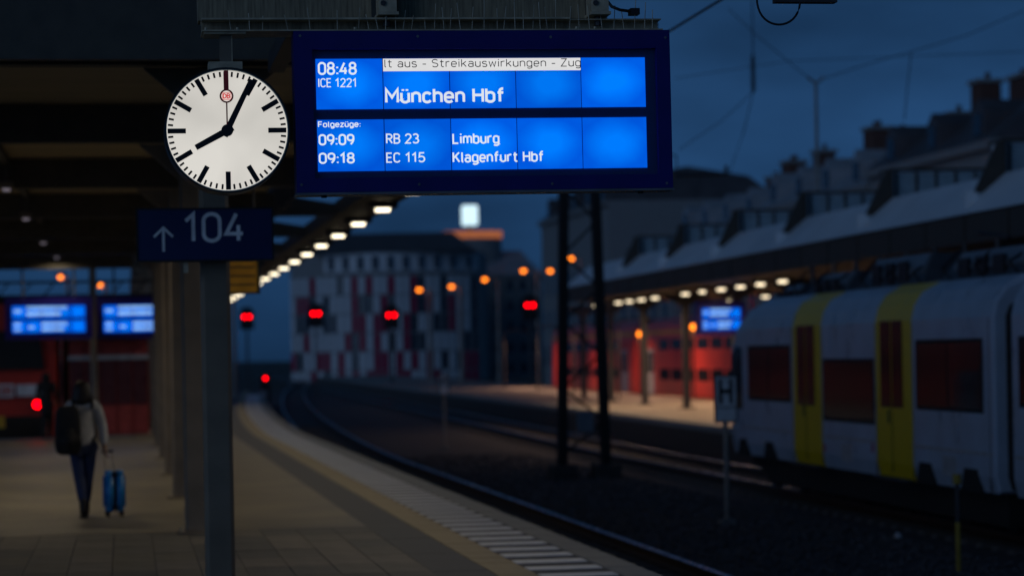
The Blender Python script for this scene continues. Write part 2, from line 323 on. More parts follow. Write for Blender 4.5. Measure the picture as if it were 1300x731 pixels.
# ------------------------------------------------------------------ ground, tracks, platforms
g = MB(); g.v = [(-1500, -60, GZ - .25), (1500, -60, GZ - .25), (1500, 3000, GZ - .25), (-1500, 3000, GZ - .25)]; g.f = [(0, 1, 2, 3)]
tag(g.build('ground', M['earth']), kind='structure')
def strip(name, m, xa, xb, y0, y1, z, n=60):
    b = MB(); ys = [y0 + (y1 - y0) * i / n for i in range(n + 1)]
    for y in ys: b.v += [(xa(y), y, z), (xb(y), y, z)]
    for i in range(n): b.f.append((2 * i, 2 * i + 1, 2 * i + 3, 2 * i + 2))
    return b.build(name, m)
tag(strip('track_bed', M['ballast'], lambda y: EDGE + bend(y) - .1, lambda y: EDGE2 + bend2(y) + .1, -10, 420, GZ), kind='structure')
tag(strip('track_bed', M['ballast'], lambda y: -60, lambda y: 0.3, 61.6, 420, GZ + .004), kind='structure')
tag(strip('track_bed', M['ballast'], lambda y: 22.0 + bend2(y), lambda y: 34 + bend2(y), 10, 420, GZ + .004), kind='structure')
# stones lying on the ballast
b = MB()
for _ in range(9000):
    y = 24 + 44 * random.random() ** 1.5; x = random.uniform(4.9, 11.2)
    r = random.uniform(.025, .06); c = Vector((x, y, GZ + r * .4)); a = random.random() * 6.28
    n = len(b.v); ca, sa = math.cos(a) * r, math.sin(a) * r
    b.v += [(c.x + ca, c.y + sa, c.z), (c.x - sa, c.y + ca, c.z + r * .3), (c.x - ca, c.y - sa, c.z), (c.x + sa, c.y - ca, c.z - r * .2), (c.x + sa * .3, c.y + ca * .2, c.z + r * .8), (c.x, c.y, c.z - r * .6)]
    b.f += [(n, n + 1, n + 4), (n + 1, n + 2, n + 4), (n + 2, n + 3, n + 4), (n + 3, n, n + 4), (n + 1, n, n + 5), (n + 2, n + 1, n + 5), (n + 3, n + 2, n + 5), (n, n + 3, n + 5)]
tag(b.build('ballast_stones', M['stone']), 'loose grey ballast stones lying beside the rails', 'gravel', kind='stuff')

def rail_track(name, xc, y0, y1, label, n_near=60):
    t = thing(name, (0, 0, 0), label, 'track'); t['kind'] = 'structure'
    ys = []; y = y0
    while y < y1: ys.append(y); y += 3 if y < 80 else 8
    ys.append(y1)
    for sgn in (-1, 1):
        def prof(y, pts): return [(xc(y) + sgn * .7525 + p[0], y, p[1]) for p in pts]
        r = MB().sweep([prof(y, [(-.07, -.86), (.07, -.86), (.07, -.84), (.012, -.82), (.012, -.75), (.035, -.74), (.035, -.712), (-.035, -.712), (-.035, -.74), (-.012, -.75), (-.012, -.82), (-.07, -.84)]) for y in ys]).build('rail', M['rail'], t)
        MB().sweep([prof(y, [(-.034, -.712), (.034, -.712), (.028, -.70), (-.028, -.70)]) for y in ys]).build('rail_head', M['railtop'], r)
    me = MB().prism([(-1.3, -.93), (1.3, -.93), (1.25, -.868), (-1.25, -.868)], 'y', -.13, .13).mesh('sleeper')
    ks = int((min(y1, 100) - y0) / .63)
    for i in range(ks):
        y = y0 + i * .63
        if i < n_near: put('sleeper', me, M['sleeper'], t, loc=(xc(y), y, 0))
    if ks > n_near:
        b = MB()
        for i in range(n_near, ks): y = y0 + i * .63; b.box(xc(y) - 1.3, xc(y) + 1.3, y - .13, y + .13, -.93, -.868)
        tag(b.build('far_sleepers', M['sleeper'], t), kind='stuff')
    return t
rail_track('railway_track', lambda y: EDGE + 1.62 + bend(y), 18, 400, 'railway track along the white-striped platform edge', 90)
rail_track('railway_track', lambda y: EDGE2 - 1.68 + bend2(y), 18, 400, 'railway track under the white and yellow train', 90)
rail_track('railway_track', lambda y: -4.3, 66, 200, 'railway track under the red train at the left', 20)
rail_track('railway_track', lambda y: 24.3 + bend2(y), 70, 260, 'railway track under the red double-deck train', 20)

# our platform: a body, with slabs, tactile strips and kerb stones as pieces
plat = thing('platform', (0, 0, 0), 'paved station platform with white-striped edge', 'platform'); plat['kind'] = 'structure'
ys = [-8 + i * 3 for i in range(24)] + [62 + i * 4 for i in range(22)]
b = MB().sweep([[(0.2, y, GZ - .2), (EDGE + bend(y) - .12, y, GZ - .2), (EDGE + bend(y) - .12, y, -.022), (0.2, y, -.022)] for y in ys]); b.build('platform_core', M['concrete'], plat)
MB().box(-16, 0.2, -8, 61.5, GZ - .2, -.022).build('platform_core', M['concrete'], plat)
# surface beyond the near slabs
T0, T1 = EDGE - 1.33, EDGE - .99    # tan strip
W0, W1 = EDGE - .98, EDGE - .32     # white bars
SY0, SY1 = 19.2, 27.2
strip('paving', M['asphalt'], lambda y: 0.2, lambda y: T0 - .5 + bend(y), SY1, 146, 0).parent = plat
strip('paving', M['asphalt'], lambda y: -16, lambda y: 0.2, SY1, 61.5, 0, 8).parent = plat
strip('paving', M['asphalt'], lambda y: -16, lambda y: T0 - .5, -8, SY0, 0, 8).parent = plat
strip('paving', M['slabdark'], lambda y: T0 - .5 + bend(y), lambda y: T0 - .008 + bend(y), -8, SY0, 0).parent = plat
strip('paving', M['slabdark'], lambda y: T0 - .5 + bend(y), lambda y: T0 - .008 + bend(y), SY1, 146, 0).parent = plat
strip('tactile_strip', M['tan'], lambda y: T0 + bend(y), lambda y: T1 + bend(y), -8, SY0, 0).parent = plat
strip('tactile_strip', M['tan'], lambda y: T0 + bend(y), lambda y: T1 + bend(y), SY1 + 24, 146, 0).parent = plat
strip('groove_strip', M['darkbar'], lambda y: T1 + bend(y), lambda y: EDGE - .3 + bend(y), -8, 146, -.008).parent = plat
me = [MB().cbox(-.197, .197, -.497, .497, -.03, 0, .006).mesh('paving_slab') for _ in range(4)]
for i in range(4): me[i].materials.append(M['slab'][i])
xs = []; x = T0 - .70
while x > -4.4: xs.append(x); x -= .4
for i in range(8):
    for j, x in enumerate(xs):
        o = put('paving_slab', me[random.choice([0, 0, 1, 1, 2, 3])], None, plat, loc=(x, SY0 + .5 + i, random.uniform(-.003, .002)))
dark = MB().cbox(-.247, .247, -.497, .497, -.03, 0, .006).mesh('edge_slab'); dark.materials.append(M['slabdark'])
for i in range(8): put('edge_slab', dark, None, plat, loc=(T0 - .252, SY0 + .5 + i, random.uniform(-.003, .002)))
MB().box(-16, xs[-1] - .205, SY0, SY1, -.03, 0).build('paving', M['asphalt'], plat)
tan = MB().cbox(-.168, .168, -.147, .147, -.03, 0, .006).mesh('tactile_paver'); tan.materials.append(M['tan'])
y = SY0 + .15
while y < SY1 + 24: put('tactile_paver', tan, None, plat, loc=((T0 + T1) / 2 + bend(y), y, random.uniform(-.003, .003))); y += .3
bar = MB().cbox(-.33, .33, -.145, .145, -.03, .004, .008).mesh('white_bar'); bar.materials.append(M['whitebar'])
y = 16.2
while y < 130:
    put('white_bar', bar, None, plat, loc=((W0 + W1) / 2 + bend(y), y, random.uniform(-.003, .001))); y += .72
kb = MB().cbox(-.15, .15, -.495, .495, -.25, .006, .02).mesh('kerb_stone'); kb.materials.append(M['kerb'])
y = 16
while y < 146: put('kerb_stone', kb, None, plat, loc=(EDGE - .15 + bend(y), y + .5, random.uniform(-.004, .003))); y += 1.0
MB().box(-15.9, 0.1, 61.5, 61.75, -.3, .03).build('end_kerb', M['kerb'], plat)

plat2 = thing('far_platform', (0, 0, 0), 'lit platform across the tracks', 'platform'); plat2['kind'] = 'structure'
ys = [18 + i * 8 for i in range(30)]
MB().sweep([[(EDGE2 + bend2(y), y, GZ - .2), (22.0 + bend2(y), y, GZ - .2), (22.0 + bend2(y), y, 0), (EDGE2 + bend2(y), y, 0)] for y in ys]).build('platform_body', M['plat2'], plat2)
strip('platform_face', M['fascia2'], lambda y: EDGE2 + bend2(y) - .02, lambda y: EDGE2 + bend2(y) - .019, 18, 200, -.3).parent = plat2
b = MB().sweep([[(EDGE2 + bend2(y) - .05, y, GZ), (EDGE2 + bend2(y) + .3, y, GZ), (EDGE2 + bend2(y) + .3, y, -.16), (EDGE2 + bend2(y) - .05, y, -.16)] for y in ys]); b.build('platform_wall', M['fascia2'], plat2)
b = MB().sweep([[(EDGE2 + bend2(y) - .08, y, -.155), (EDGE2 + bend2(y) + .4, y, -.155), (EDGE2 + bend2(y) + .4, y, .01), (EDGE2 + bend2(y) - .08, y, .01)] for y in ys]); b.build('kerb', M['kerb'], plat2)

# ------------------------------------------------------------------ canopy above our platform
CY0, CY1, CY2 = 18.6, 58.5, 104
can = thing('platform_canopy', (COLX, CY0, 4.2), 'dark platform canopy with cross beams over the paved platform', 'canopy')
MB().box(-9 - COLX, 2.4 - COLX, 0, CY1 - CY0, .52, .62).build('ceiling', M['ceiling'], can)
MB().box(.2 - COLX, 2.4 - COLX, CY1 - CY0, CY2 - CY0, .52, .62).build('ceiling', M['ceiling'], can)
eb = MB().box(3.55 - COLX, 4.25 - COLX, .3, CY2 - CY0, .10, .34); eb.build('edge_beam', M['beam'], can)
MB().box(-9 - COLX, 3.75 - COLX, -.12, 0, -.02, .75).build('front_fascia', M['beam'], can)
MB().box(-9 - COLX, .2 - COLX, CY1 - CY0, CY1 - CY0 + .12, -.07, .65).build('end_fascia', M['beam'], can)
cb = MB()
cb = MB().prism([(-9 - COLX, .10), (3.56 - COLX, .10), (3.56 - COLX, .30), (2.4 - COLX, .50), (-9 - COLX, .50)], 'y', -.1, .1).mesh('cross_beam'); cb.materials.append(M['beam'])
cbs = MB().prism([(.2 - COLX, .10), (3.56 - COLX, .10), (3.56 - COLX, .30), (2.4 - COLX, .50), (.2 - COLX, .50)], 'y', -.1, .1).mesh('cross_beam'); cbs.materials.append(M['beam'])
COLY = [19.9 + 7.0 * i for i in range(12)]
for i, y in enumerate(COLY):
    put('cross_beam', cb if y < CY1 else cbs, None, can, loc=(0, y - CY0 + .0, 0))
ps = MB().box(-.05, .05, -.12, .12, .12, .95).mesh('roof_post'); ps.materials.append(M['steel_dark'])
y = CY0 + 1
while y < 75: put('roof_post', ps, None, can, loc=(2.55 - COLX, y - CY0, 0)); y += 1.15
MB().box(2.43 - COLX, 2.7 - COLX, 0, CY2 - CY0, .95, 1.05).build('upper_purlin', M['beam'], can)
MB().box(-1.62 - COLX, -1.52 - COLX, .1, CY1 - CY0, .40, .515).build('conduit', M['steel_dark'], can)

def column(i, y):
    o = thing('canopy_column', (COLX, y, 0), None, 'column', 'columns in a row down the platform')
    o['label'] = ('grey steel canopy column carrying the blue 104 sign' if i == 0 else '%s grey steel column behind the column with the blue sign' % ORD[i - 1 if i > 1 else 0]) if i else 'grey steel canopy column carrying the blue 104 sign'
    return o
c0 = column(0, COLY[0]); hw = .118
MB().cbox(-hw, hw, -hw, hw, .02, 4.28, .03).build('shaft', M['steel'], c0)
MB().cbox(-.2, .2, -.2, .2, 0, .025, .008).build('base_plate', M['steel'], c0)
MB().prism([(-.55, 4.28), (-.118, 3.9), (.118, 3.9), (.55, 4.28)], 'y', -.05, .05).build('head_bracket', M['steel'], c0)
for sx in (-1, 1):
    for sy in (-1, 1): MB().tube([(sx * .16, sy * .16, .02), (sx * .16, sy * .16, .06)], .014, 6).build('bolt', M['galv'], c0)
for i, y in enumerate(COLY[1:], 1):
    c = copy_tree(c0); c.location.y = y
    c['label'] = '%s grey steel column along the platform, counted from the blue 104 sign' % ORD[i]

def downlight(loc, watts, size, col, parent, spread=160, tilt=0):
    a = bpy.data.lights.new('downlight', 'AREA'); a.energy = watts; a.size = size; a.color = col; a.spread = R(spread)
    o = bpy.data.objects.new('downlight', a); o.rotation_euler.y = R(tilt); COL.objects.link(o); o.parent = parent; o.location = loc
lm = MB().cbox(-.11, .11, -.11, .11, .03, .08, .02).mesh('diffuser'); lm.materials.append(M['lamp'])
lh = MB().cbox(-.22, .22, -.24, .24, .075, .16, .02).mesh('housing'); lh.materials.append(M['black'])
LAMPS = [33.6 + 4.0 * k - 16 for k in range(22)]
k = 0
for y in LAMPS:
    if y < CY0 + 1 or y > CY2: continue
    l = thing('canopy_lamp', (4.0, y, 4.14), '%s lamp of the bright row on the canopy edge, counted from the departure board' % (ORD[k] if k < 20 else 'farthest'), 'lamp', 'lamps along the canopy edge')
    put('diffuser', lm, None, l); put('housing', lh, None, l); downlight((-.02, 0, .0), 11.0, .2, (1.0, .84, .58), l, 125, 32); k += 1

dl = MB().cbox(-.05, .05, -.10, .10, -.06, .0, .015).mesh('lens'); dl.materials.append(M['dimlamp'])
dh = MB().cbox(-.09, .09, -.16, .16, -.03, .06, .015).mesh('housing'); dh.materials.append(M['steel'])
for i, (px, py) in enumerate(((8, 237), (33, 275), (55, 306), (72, 325))):
    y = onx(px, py, -1.57).y
    zl = onx(px, py, -1.57).z
    l = thing('ceiling_lamp', (-1.57, y, onx(px, py, -1.57).z), '%s small dim lamp under the dark ceiling at the left' % ORD[i], 'lamp', 'small dim ceiling lamps at the left')
    put('lens', dl, None, l); put('housing', dh, None, l); MB().tube([(0, 0, .05), (0, 0, 4.62 - zl)], .012, 6).build('hanger_rod', M['steel'], l); downlight((0, 0, -.07), (15, 15, 15, 8)[i], .4, (1.0, .82, .52), l)

# ------------------------------------------------------------------ beam, departure board and clock
BY = 13.75
K = BY / math.cos(TH) / FPX        # metres per photo pixel around the board (about 14 m away)
CX, CYP = 616, 141.3
def bl(px, py):                    # photo pixel -> board plane (x, z)
    return ((px - CX + .014 * (py - CYP) * -1) * K, (CYP - py - .0083 * (px - CX)) * K)
bloc = ony(CX, CYP, BY)
board = thing('departure_board', bloc, 'large blue lit departure board reading München Hbf', 'departure board')
board.rotation_euler.y = R(-.35)
def brect(px0, px1, pyt, pyb, pad=0):
    x0, _ = bl(px0, CYP); x1, _ = bl(px1, CYP); return x0 - pad, x1 + pad, (CYP - pyb) * K - pad, (CYP - pyt) * K + pad
x0, x1, z0, z1 = brect(376, 855, 41, 241)
def xz_frame(mb, X0, X1, Z0, Z1, a0, a1, c0, c1, y0, y1):
    mb.box(X0, a0, y0, y1, Z0, Z1); mb.box(a1, X1, y0, y1, Z0, Z1); mb.box(a0, a1, y0, y1, Z0, c0); mb.box(a0, a1, y0, y1, c1, Z1); return mb
# case: back box, front rim, bezel
MB().prism([(x0, z0), (x1, z0), (x1, z1), (x0, z1)], 'y', .03, .22).build('case', M['navy'], board)
ix0, ix1, iz0, iz1 = brect(398, 838, 63, 224)
xz_frame(MB(), x0 - .004, x1 + .004, z0 - .004, z1 + .004, ix0, ix1, iz0, iz1, -.03, .03).build('front_frame', M['navy'], board)
MB().box(ix0, ix1, .012, .028, iz0, iz1).build('bezel', M['bezel'], board)
MB().box(x0 - .01, x1 + .01, -.035, .16, z0 - .018, z0 - .006).build('bottom_rail', M['lip'], board)
MB().tube([(bl(408, 0)[0], .05, z0 - .03), (bl(408, 0)[0], .05, z0 - .008)], .016, 8).build('latch', M['black'], board)
MB().tube([(bl(815, 0)[0], .05, z0 - .03), (bl(815, 0)[0], .05, z0 - .008)], .016, 8).build('latch', M['black'], board)
cols = [402, 487, 571.7, 656.4, 740.8, 825]
for r, (pt, pb) in enumerate(((74.2, 137.4), (150.6, 215.2))):
    for c in range(5):
        a0, a1, c0_, c1_ = brect(cols[c] + .6, cols[c + 1] - .6, pt, pb)
        MB().box(a0, a1, .004, .012, c0_, c1_).build('screen_panel', M['lcd'][(c + 2 * r) % 5], board)
a0, a1, c0_, c1_ = brect(487.4, 740.4, 74.4, 90.2)
MB().box(a0, a1, .0015, .004, c0_, c1_).build('ticker_strip', M['ticker'], board)
def bwrite(s, px0, px1, pt, pb, m='lcdwhite', th=.14, y=.0022):
    xa, zb = bl(px0, pb); xb, _ = bl(px1, pb); _, zt = bl(px0, pt)
    writing('letter', s, xa, xb, zb, zt, y, M[m], board, th)
bwrite('lt aus - Streikauswirkungen - Zug', 488, 740, 76.2, 86.6, 'inktext', .10, .0)
bwrite('08:48', 404.6, 453.5, 79.8, 96.2, th=.15)
bwrite('ICE 1221', 404.6, 453.5, 100.2, 111.6, th=.12)
bwrite('München Hbf', 488.8, 641.5, 112.4, 132.0, th=.165)
bwrite('Folgezüge:', 404, 458, 154.2, 161.8, th=.17)
bwrite('09:09', 404.6, 449.6, 170.2, 184.4, th=.16)
bwrite('09:18', 404.6, 449.8, 193.4, 207.5, th=.16)
bwrite('RB 23', 489.5, 531.5, 169.6, 182.6, th=.135)
bwrite('EC 115', 489.5, 539, 193.4, 206.4, th=.135)
bwrite('Limburg', 573.8, 634, 169.0, 183.0, th=.15)
bwrite('Klagenfurt Hbf', 573.8, 691, 192.6, 206.6, th=.15)

for px in (382, 530, 700, 849):
    for py in (48, 234): a_, c_ = bl(px, py); MB().tube([(a_, -.034, c_), (a_, -.029, c_)], .008, 8).build('screw', M['lip'], board)
# overhead beam carrying board and clock; bird spikes
hb = thing('overhead_beam', bloc, 'grey overhead steel beam with bird spikes above the board', 'beam'); hb.rotation_euler.y = R(-.35)
def h(px): return (px - CX) * K
def hz(py): return (CYP - py) * K
MB().box(h(262), h(848), -.02, .26, hz(39.6), hz(38)).build('tray_floor', M['galv'], hb)
MB().box(h(262), h(725), .10, .14, hz(38), hz(25)).build('tray_web', M['beamgrey'], hb)
MB().box(h(725), h(848), .12, .15, hz(38), hz(25)).build('tray_web', M['galv'], hb)
MB().box(h(262), h(728), -.01, .24, hz(25), hz(22.8)).build('top_flange', M['galv'], hb)
MB().box(h(728), h(848), .02, .22, hz(25.5), hz(24)).build('top_flange', M['galv'], hb)
MB().box(h(259), h(478), .16, .34, hz(21), hz(-30)).build('upper_channel', M['beamgrey'], hb)
MB().box(h(512), h(755), .16, .34, hz(19), hz(-30)).build('upper_channel', M['beamgrey'], hb)
for px in (495, 767):
    q = MB().box(h(px - 11), h(px + 11), -.02, .16, hz(16), hz(-40)).build('hanger_plate', M['galv'], hb)
    MB().box(h(px - 13), h(px + 13), -.04, .18, hz(20), hz(16.2)).build('foot', M['galv'], q)
    MB().tube([(h(px), .06, hz(32)), (h(px), .06, hz(16))], .022, 8).build('bolt', M['steel_dark'], q)
    MB().tube([(h(px - 6), -.03, hz(5)), (h(px - 6), -.015, hz(5))], .016, 8).build('bolt', M['steel_dark'], q)
for px in (267, 306, 453, 736, 760):
    MB().tube([(h(px), -.01, hz(37.8)), (h(px), -.01, hz(35))], .009, 6).build('bolt', M['galv'], hb)
MB().tube([(h(776), .0, hz(-12)), (h(777), .0, hz(2)), (h(782), -.02, hz(10)), (h(792), -.03, hz(14.5)), (h(806), -.02, hz(16)), (h(818), .03, hz(14))], .009, 8).build('cable', M['black'], hb, True)
MB().box(h(806), h(818), -.03, .05, hz(20), hz(12)).build('junction_box', M['black'], hb)
px = 275.0; k = 0
while px < 850:
    px += random.uniform(8, 17) if px > 440 else random.uniform(14, 34)
    if px > 848: break
    tip = random.uniform(-5, 5); hgt = random.uniform(24, 42) if px > 560 else random.uniform(16, 34)
    MB().tube([(h(px), random.uniform(-.02, .03), hz(39)), (h(px + tip), random.uniform(-.06, .05), hz(39 - hgt))], .0024, 4).build('spike', M['wire'], hb)
# the girder out of the frame that carries it, tied back to the canopy
gz = bloc.z + hz(-30)
MB().box(h(240), h(1080), .10, .30, hz(-60), hz(-30.5)).build('girder', M['steel_dark'], hb)
for px in (420, 700): MB().box(h(px) - .06, h(px) + .06, .3, CY0 - BY - .1, hz(-62), hz(-32)).build('tie_beam', M['steel_dark'], hb)

# small lamp arm with a hanging cable loop at the top edge
p = ony(1010, 0, BY)
lo = thing('cable_arm', p, 'dark arm at the top edge with a hanging cable loop', 'bracket')
MB().box(-28 * K, 54 * K, -.03, .05, -4 * K, 6 * K).build('arm', M['steel_dark'], lo)
MB().box(10 * K, 14 * K, -.01, .03, 6 * K, 60 * K).build('drop_rod', M['steel_dark'], lo)
pts = [(-53 * K + 58 * K * (.5 - .5 * math.cos(a)), -.02, 4 * K - 37 * K * math.sin(a) ** .8) for a in [math.pi * i / 18 for i in range(19)]]
pts = [(-53 * K, -.02, 60 * K)] + pts
MB().tube(pts, .0065, 8).build('cable_loop', M['black'], lo, True)

# clock
cl_loc = ony(288.5, 166, BY)
clock = thing('station_clock', cl_loc, 'round white lit station clock with red second hand', 'clock')
clock.rotation_euler.y = R(-.3)
def disc(r, y0, y1, n=64): return MB().prism([(r * math.cos(2 * math.pi * i / n), r * math.sin(2 * math.pi * i / n)) for i in range(n)], 'y', y0, y1)
def ring(r0, r1, y0, y1, n=64):
    secs = []
    for i in range(n + 1):
        a = 2 * math.pi * i / n; c, s = math.cos(a), math.sin(a)
        secs.append([(r0 * c, y0, r0 * s), (r1 * c, y0, r1 * s), (r1 * c, y1, r1 * s), (r0 * c, y1, r0 * s)])
    return MB().sweep(secs, cap=False)
RO = 78 * K
disc(76.5 * K, .012, .20).build('drum', M['rim'], clock)
ring(76 * K, RO, -.03, .215).build('rim', M['rim'], clock)
ring(74.9 * K, 76.3 * K, -.022, .013).build('glass_ring', M['bezelring'], clock)
disc(75.2 * K, .005, .0125).build('dial', M['face'], clock)
def radial(name, a_deg, r0, r1, wd, y0, y1, m, parent, wd1=None):
    a = R(a_deg); d = Vector((math.sin(a), math.cos(a))); nrm = Vector((d.y, -d.x)); wd1 = wd if wd1 is None else wd1
    poly = [d * r0 - nrm * wd / 2, d * r0 + nrm * wd / 2, d * r1 + nrm * wd1 / 2, d * r1 - nrm * wd1 / 2]
    return MB().prism([(p.x, p.y) for p in poly], 'y', y0, y1).build(name, m, parent)
for i in range(60):
    if i % 5 == 0: radial('hour_mark', i * 6, 51 * K, 73.6 * K, 6.2 * K, .002, .0055, M['mark'], clock)
    else: radial('minute_mark', i * 6, 67 * K, 73.4 * K, 2.5 * K, .002, .0055, M['mark'], clock)
radial('hour_hand', 242, -8 * K, 44.5 * K, 8.4 * K, -.008, -.003, M['mark'], clock, 7 * K)
radial('minute_hand', 26.6, -8 * K, 70.5 * K, 8 * K, -.014, -.009, M['mark'], clock, 6 * K)
sh = radial('second_hand', 0, -2 * K, 36 * K, 1.7 * K, -.019, -.016, M['clockred'], clock)
radial('tip', 0, 50 * K, 74.5 * K, 5.5 * K, -.019, -.016, M['clockred'], sh)
b = ring(6.6 * K, 8.6 * K, -.02, -.016, 32)
b.v = [(x, y, z + 42.6 * K) for x, y, z in b.v]; b.build('disc_ring', M['clockred'], sh)
b = disc(6.7 * K, -.0185, -.016, 32); b.v = [(x, y, z + 42.6 * K) for x, y, z in b.v]; b.build('disc', M['logowhite'], sh)
writing('emblem_letters', 'DB', -4.6 * K, 4.6 * K, 39.4 * K, 45.8 * K, -.0195, M['logored'], sh, .2)
xz = MB(); xz_frame(xz, -5.8 * K, 5.8 * K, 37.9 * K, 47.3 * K, -5.1 * K, 5.1 * K, 38.6 * K, 46.6 * K, -.0198, -.0186); xz.build('emblem_frame', M['logored'], sh)
disc(7.4 * K, -.021, -.0, 32).build('hub', M['mark'], clock)
MB().box(-21 * K, 21 * K, .02, .18, 77 * K, 86.5 * K).build('mount_shoe', M['galv'], clock)
MB().box(-6 * K, 8 * K, .05, .15, 86.5 * K, 122 * K).build('hanger_post', M['steel'], clock)
MB().box(8.05 * K, 9.4 * K, .05, .15, 86.5 * K, 122 * K).build('hanger_edge', M['galv'], clock)
MB().box(-26 * K, 26 * K, .0, .22, 120.5 * K, 123.5 * K).build('mount_plate', M['galv'], clock)

# ------------------------------------------------------------------ sign 104
SYB = COLY[0] - .26
ks = SYB / FPX / math.cos(TH) * 1.0
sc_ = ony(260.5, 298, SYB); ks = (sc_ - CAM).dot(FW) / FPX
sign = thing('platform_sign', sc_, 'dark blue platform sign with white arrow and number 104', 'sign'); sign.rotation_euler.y = R(0)
MB().prism([(-85.5 * ks, -33 * ks), (85.5 * ks, -33 * ks), (85.5 * ks, 33 * ks), (-85.5 * ks, 33 * ks)], 'y', -.02, .10).build('panel', M['signblue'], sign)
xz_frame(MB(), -86.5 * ks, 86.5 * ks, -34 * ks, 34 * ks, -84.2 * ks, 84.2 * ks, -31.7 * ks, 31.7 * ks, -.028, .11).build('frame', M['black'], sign)
writing('number', '104', -27 * ks, 50 * ks, -10.5 * ks, 28.5 * ks, -.0225, M['signwhite'], sign, .125)
ar = MB()
def bar2(mb, p, q, wd, y0, y1):
    p, q = Vector(p), Vector(q); d = (q - p).normalized(); n = Vector((-d.y, d.x)) * wd / 2
    mb.prism([tuple(p + n), tuple(p - n), tuple(q - n), tuple(q + n)], 'y', y0, y1)
bar2(ar, (-52.5 * ks, -21 * ks), (-52.5 * ks, 8.5 * ks), 3.6 * ks, -.024, -.021)
bar2(ar, (-64.5 * ks, -2.5 * ks), (-51.6 * ks, 10 * ks), 3.2 * ks, -.0245, -.021)
bar2(ar, (-40.5 * ks, -2.5 * ks), (-53.4 * ks, 10 * ks), 3.2 * ks, -.025, -.021)
ar.build('arrow', M['signwhite'], sign)
MB().box(-28 * ks, -22 * ks, .02, .06, -48 * ks, -34 * ks).build('bracket', M['galv'], sign)
for sx in (-14, 14): MB().box(sx * ks - .02, sx * ks + .02, .10, .15, -20 * ks, 20 * ks).build('clamp', M['steel'], sign)

ap = ony(304, 351, COLY[1] - .1); ka = (ap - CAM).dot(FW) / FPX
am = thing('amber_panel', ap, 'amber hanging panel just right of the nearest column', 'sign')
MB().prism([(-25 * ka, -21 * ka), (25 * ka, -21 * ka), (25 * ka, 21 * ka), (-25 * ka, 21 * ka)], 'y', 0, .06).build('panel', M['amber'], am)
xz_frame(MB(), -26 * ka, 26 * ka, -22 * ka, 22 * ka, -24 * ka, 24 * ka, -20 * ka, 20 * ka, -.01, .07).build('frame', M['steel_dark'], am)
for r in range(3): MB().box(-20 * ka, 20 * ka, -.006, 0, (11 - 11 * r) * ka, (12.5 - 11 * r) * ka).build('printed_line', M['brick'], am)
for s in (-1, 1): MB().tube([(s * 20 * ka, .03, 21 * ka), (s * 20 * ka, .03, 4.3 - ap.z)], .012, 6).build('hanger_rod', M['steel_dark'], am)

# ------------------------------------------------------------------ people
def skin(name, chains, m, parent, sub=2):
    key = {}; vs = []; rs = []; es = []
    for ch in chains:
        prev = None
        for p in ch:
            k = tuple(round(c, 4) for c in p[:3])
            if k not in key: key[k] = len(vs); vs.append(p[:3]); rs.append(p[3] if isinstance(p[3], tuple) else (p[3], p[3]))
            i = key[k]
            if prev is not None and prev != i: es.append((prev, i))
            prev = i
    me = bpy.data.meshes.new(name); me.from_pydata(vs, es, []); o = bpy.data.objects.new(name, me); COL.objects.link(o)
    sm = o.modifiers.new('skin', 'SKIN'); sm.use_smooth_shade = True; ss = o.modifiers.new('sub', 'SUBSURF'); ss.levels = sub
    for i, r in enumerate(rs): me.skin_vertices[0].data[i].radius = r; me.skin_vertices[0].data[i].use_root = (i == 0)
    dg = bpy.context.evaluated_depsgraph_get(); dg.update()
    m2 = bpy.data.meshes.new_from_object(o.evaluated_get(dg)); bpy.data.objects.remove(o); bpy.data.meshes.remove(me)
    m2.name = name
    for p in m2.polygons: p.use_smooth = True
    m2.materials.clear(); m2.materials.append(m)
    return put(name, m2, m, parent)
def hand_chains(wr, dirv, out, r=.0095):
    wr = Vector(wr); d = Vector(dirv).normalized(); o = Vector(out).normalized(); n = d.cross(o)
    ch = []; palm = wr + d * .055
    for j, (off, ln) in enumerate(((-.03, .062), (-.01, .072), (.01, .068), (.03, .052))):
        b0 = palm + o * off + d * .035; k1 = b0 + d * ln * .5 + n * .012; k2 = k1 + d * ln * .2 + n * ln * .45
        ch.append([(*wr, .026), (*palm, (.036, .022)), (*b0, r + .003), (*k1, r), (*k2, r * .85)])
    t0 = wr + d * .03 - o * .038; t1 = t0 + d * .035 - o * .02; t2 = t1 + d * .03 + n * .015
    ch.append([(*wr, .026), (*t0, .014), (*t1, .011), (*t2, .009)])
    return ch
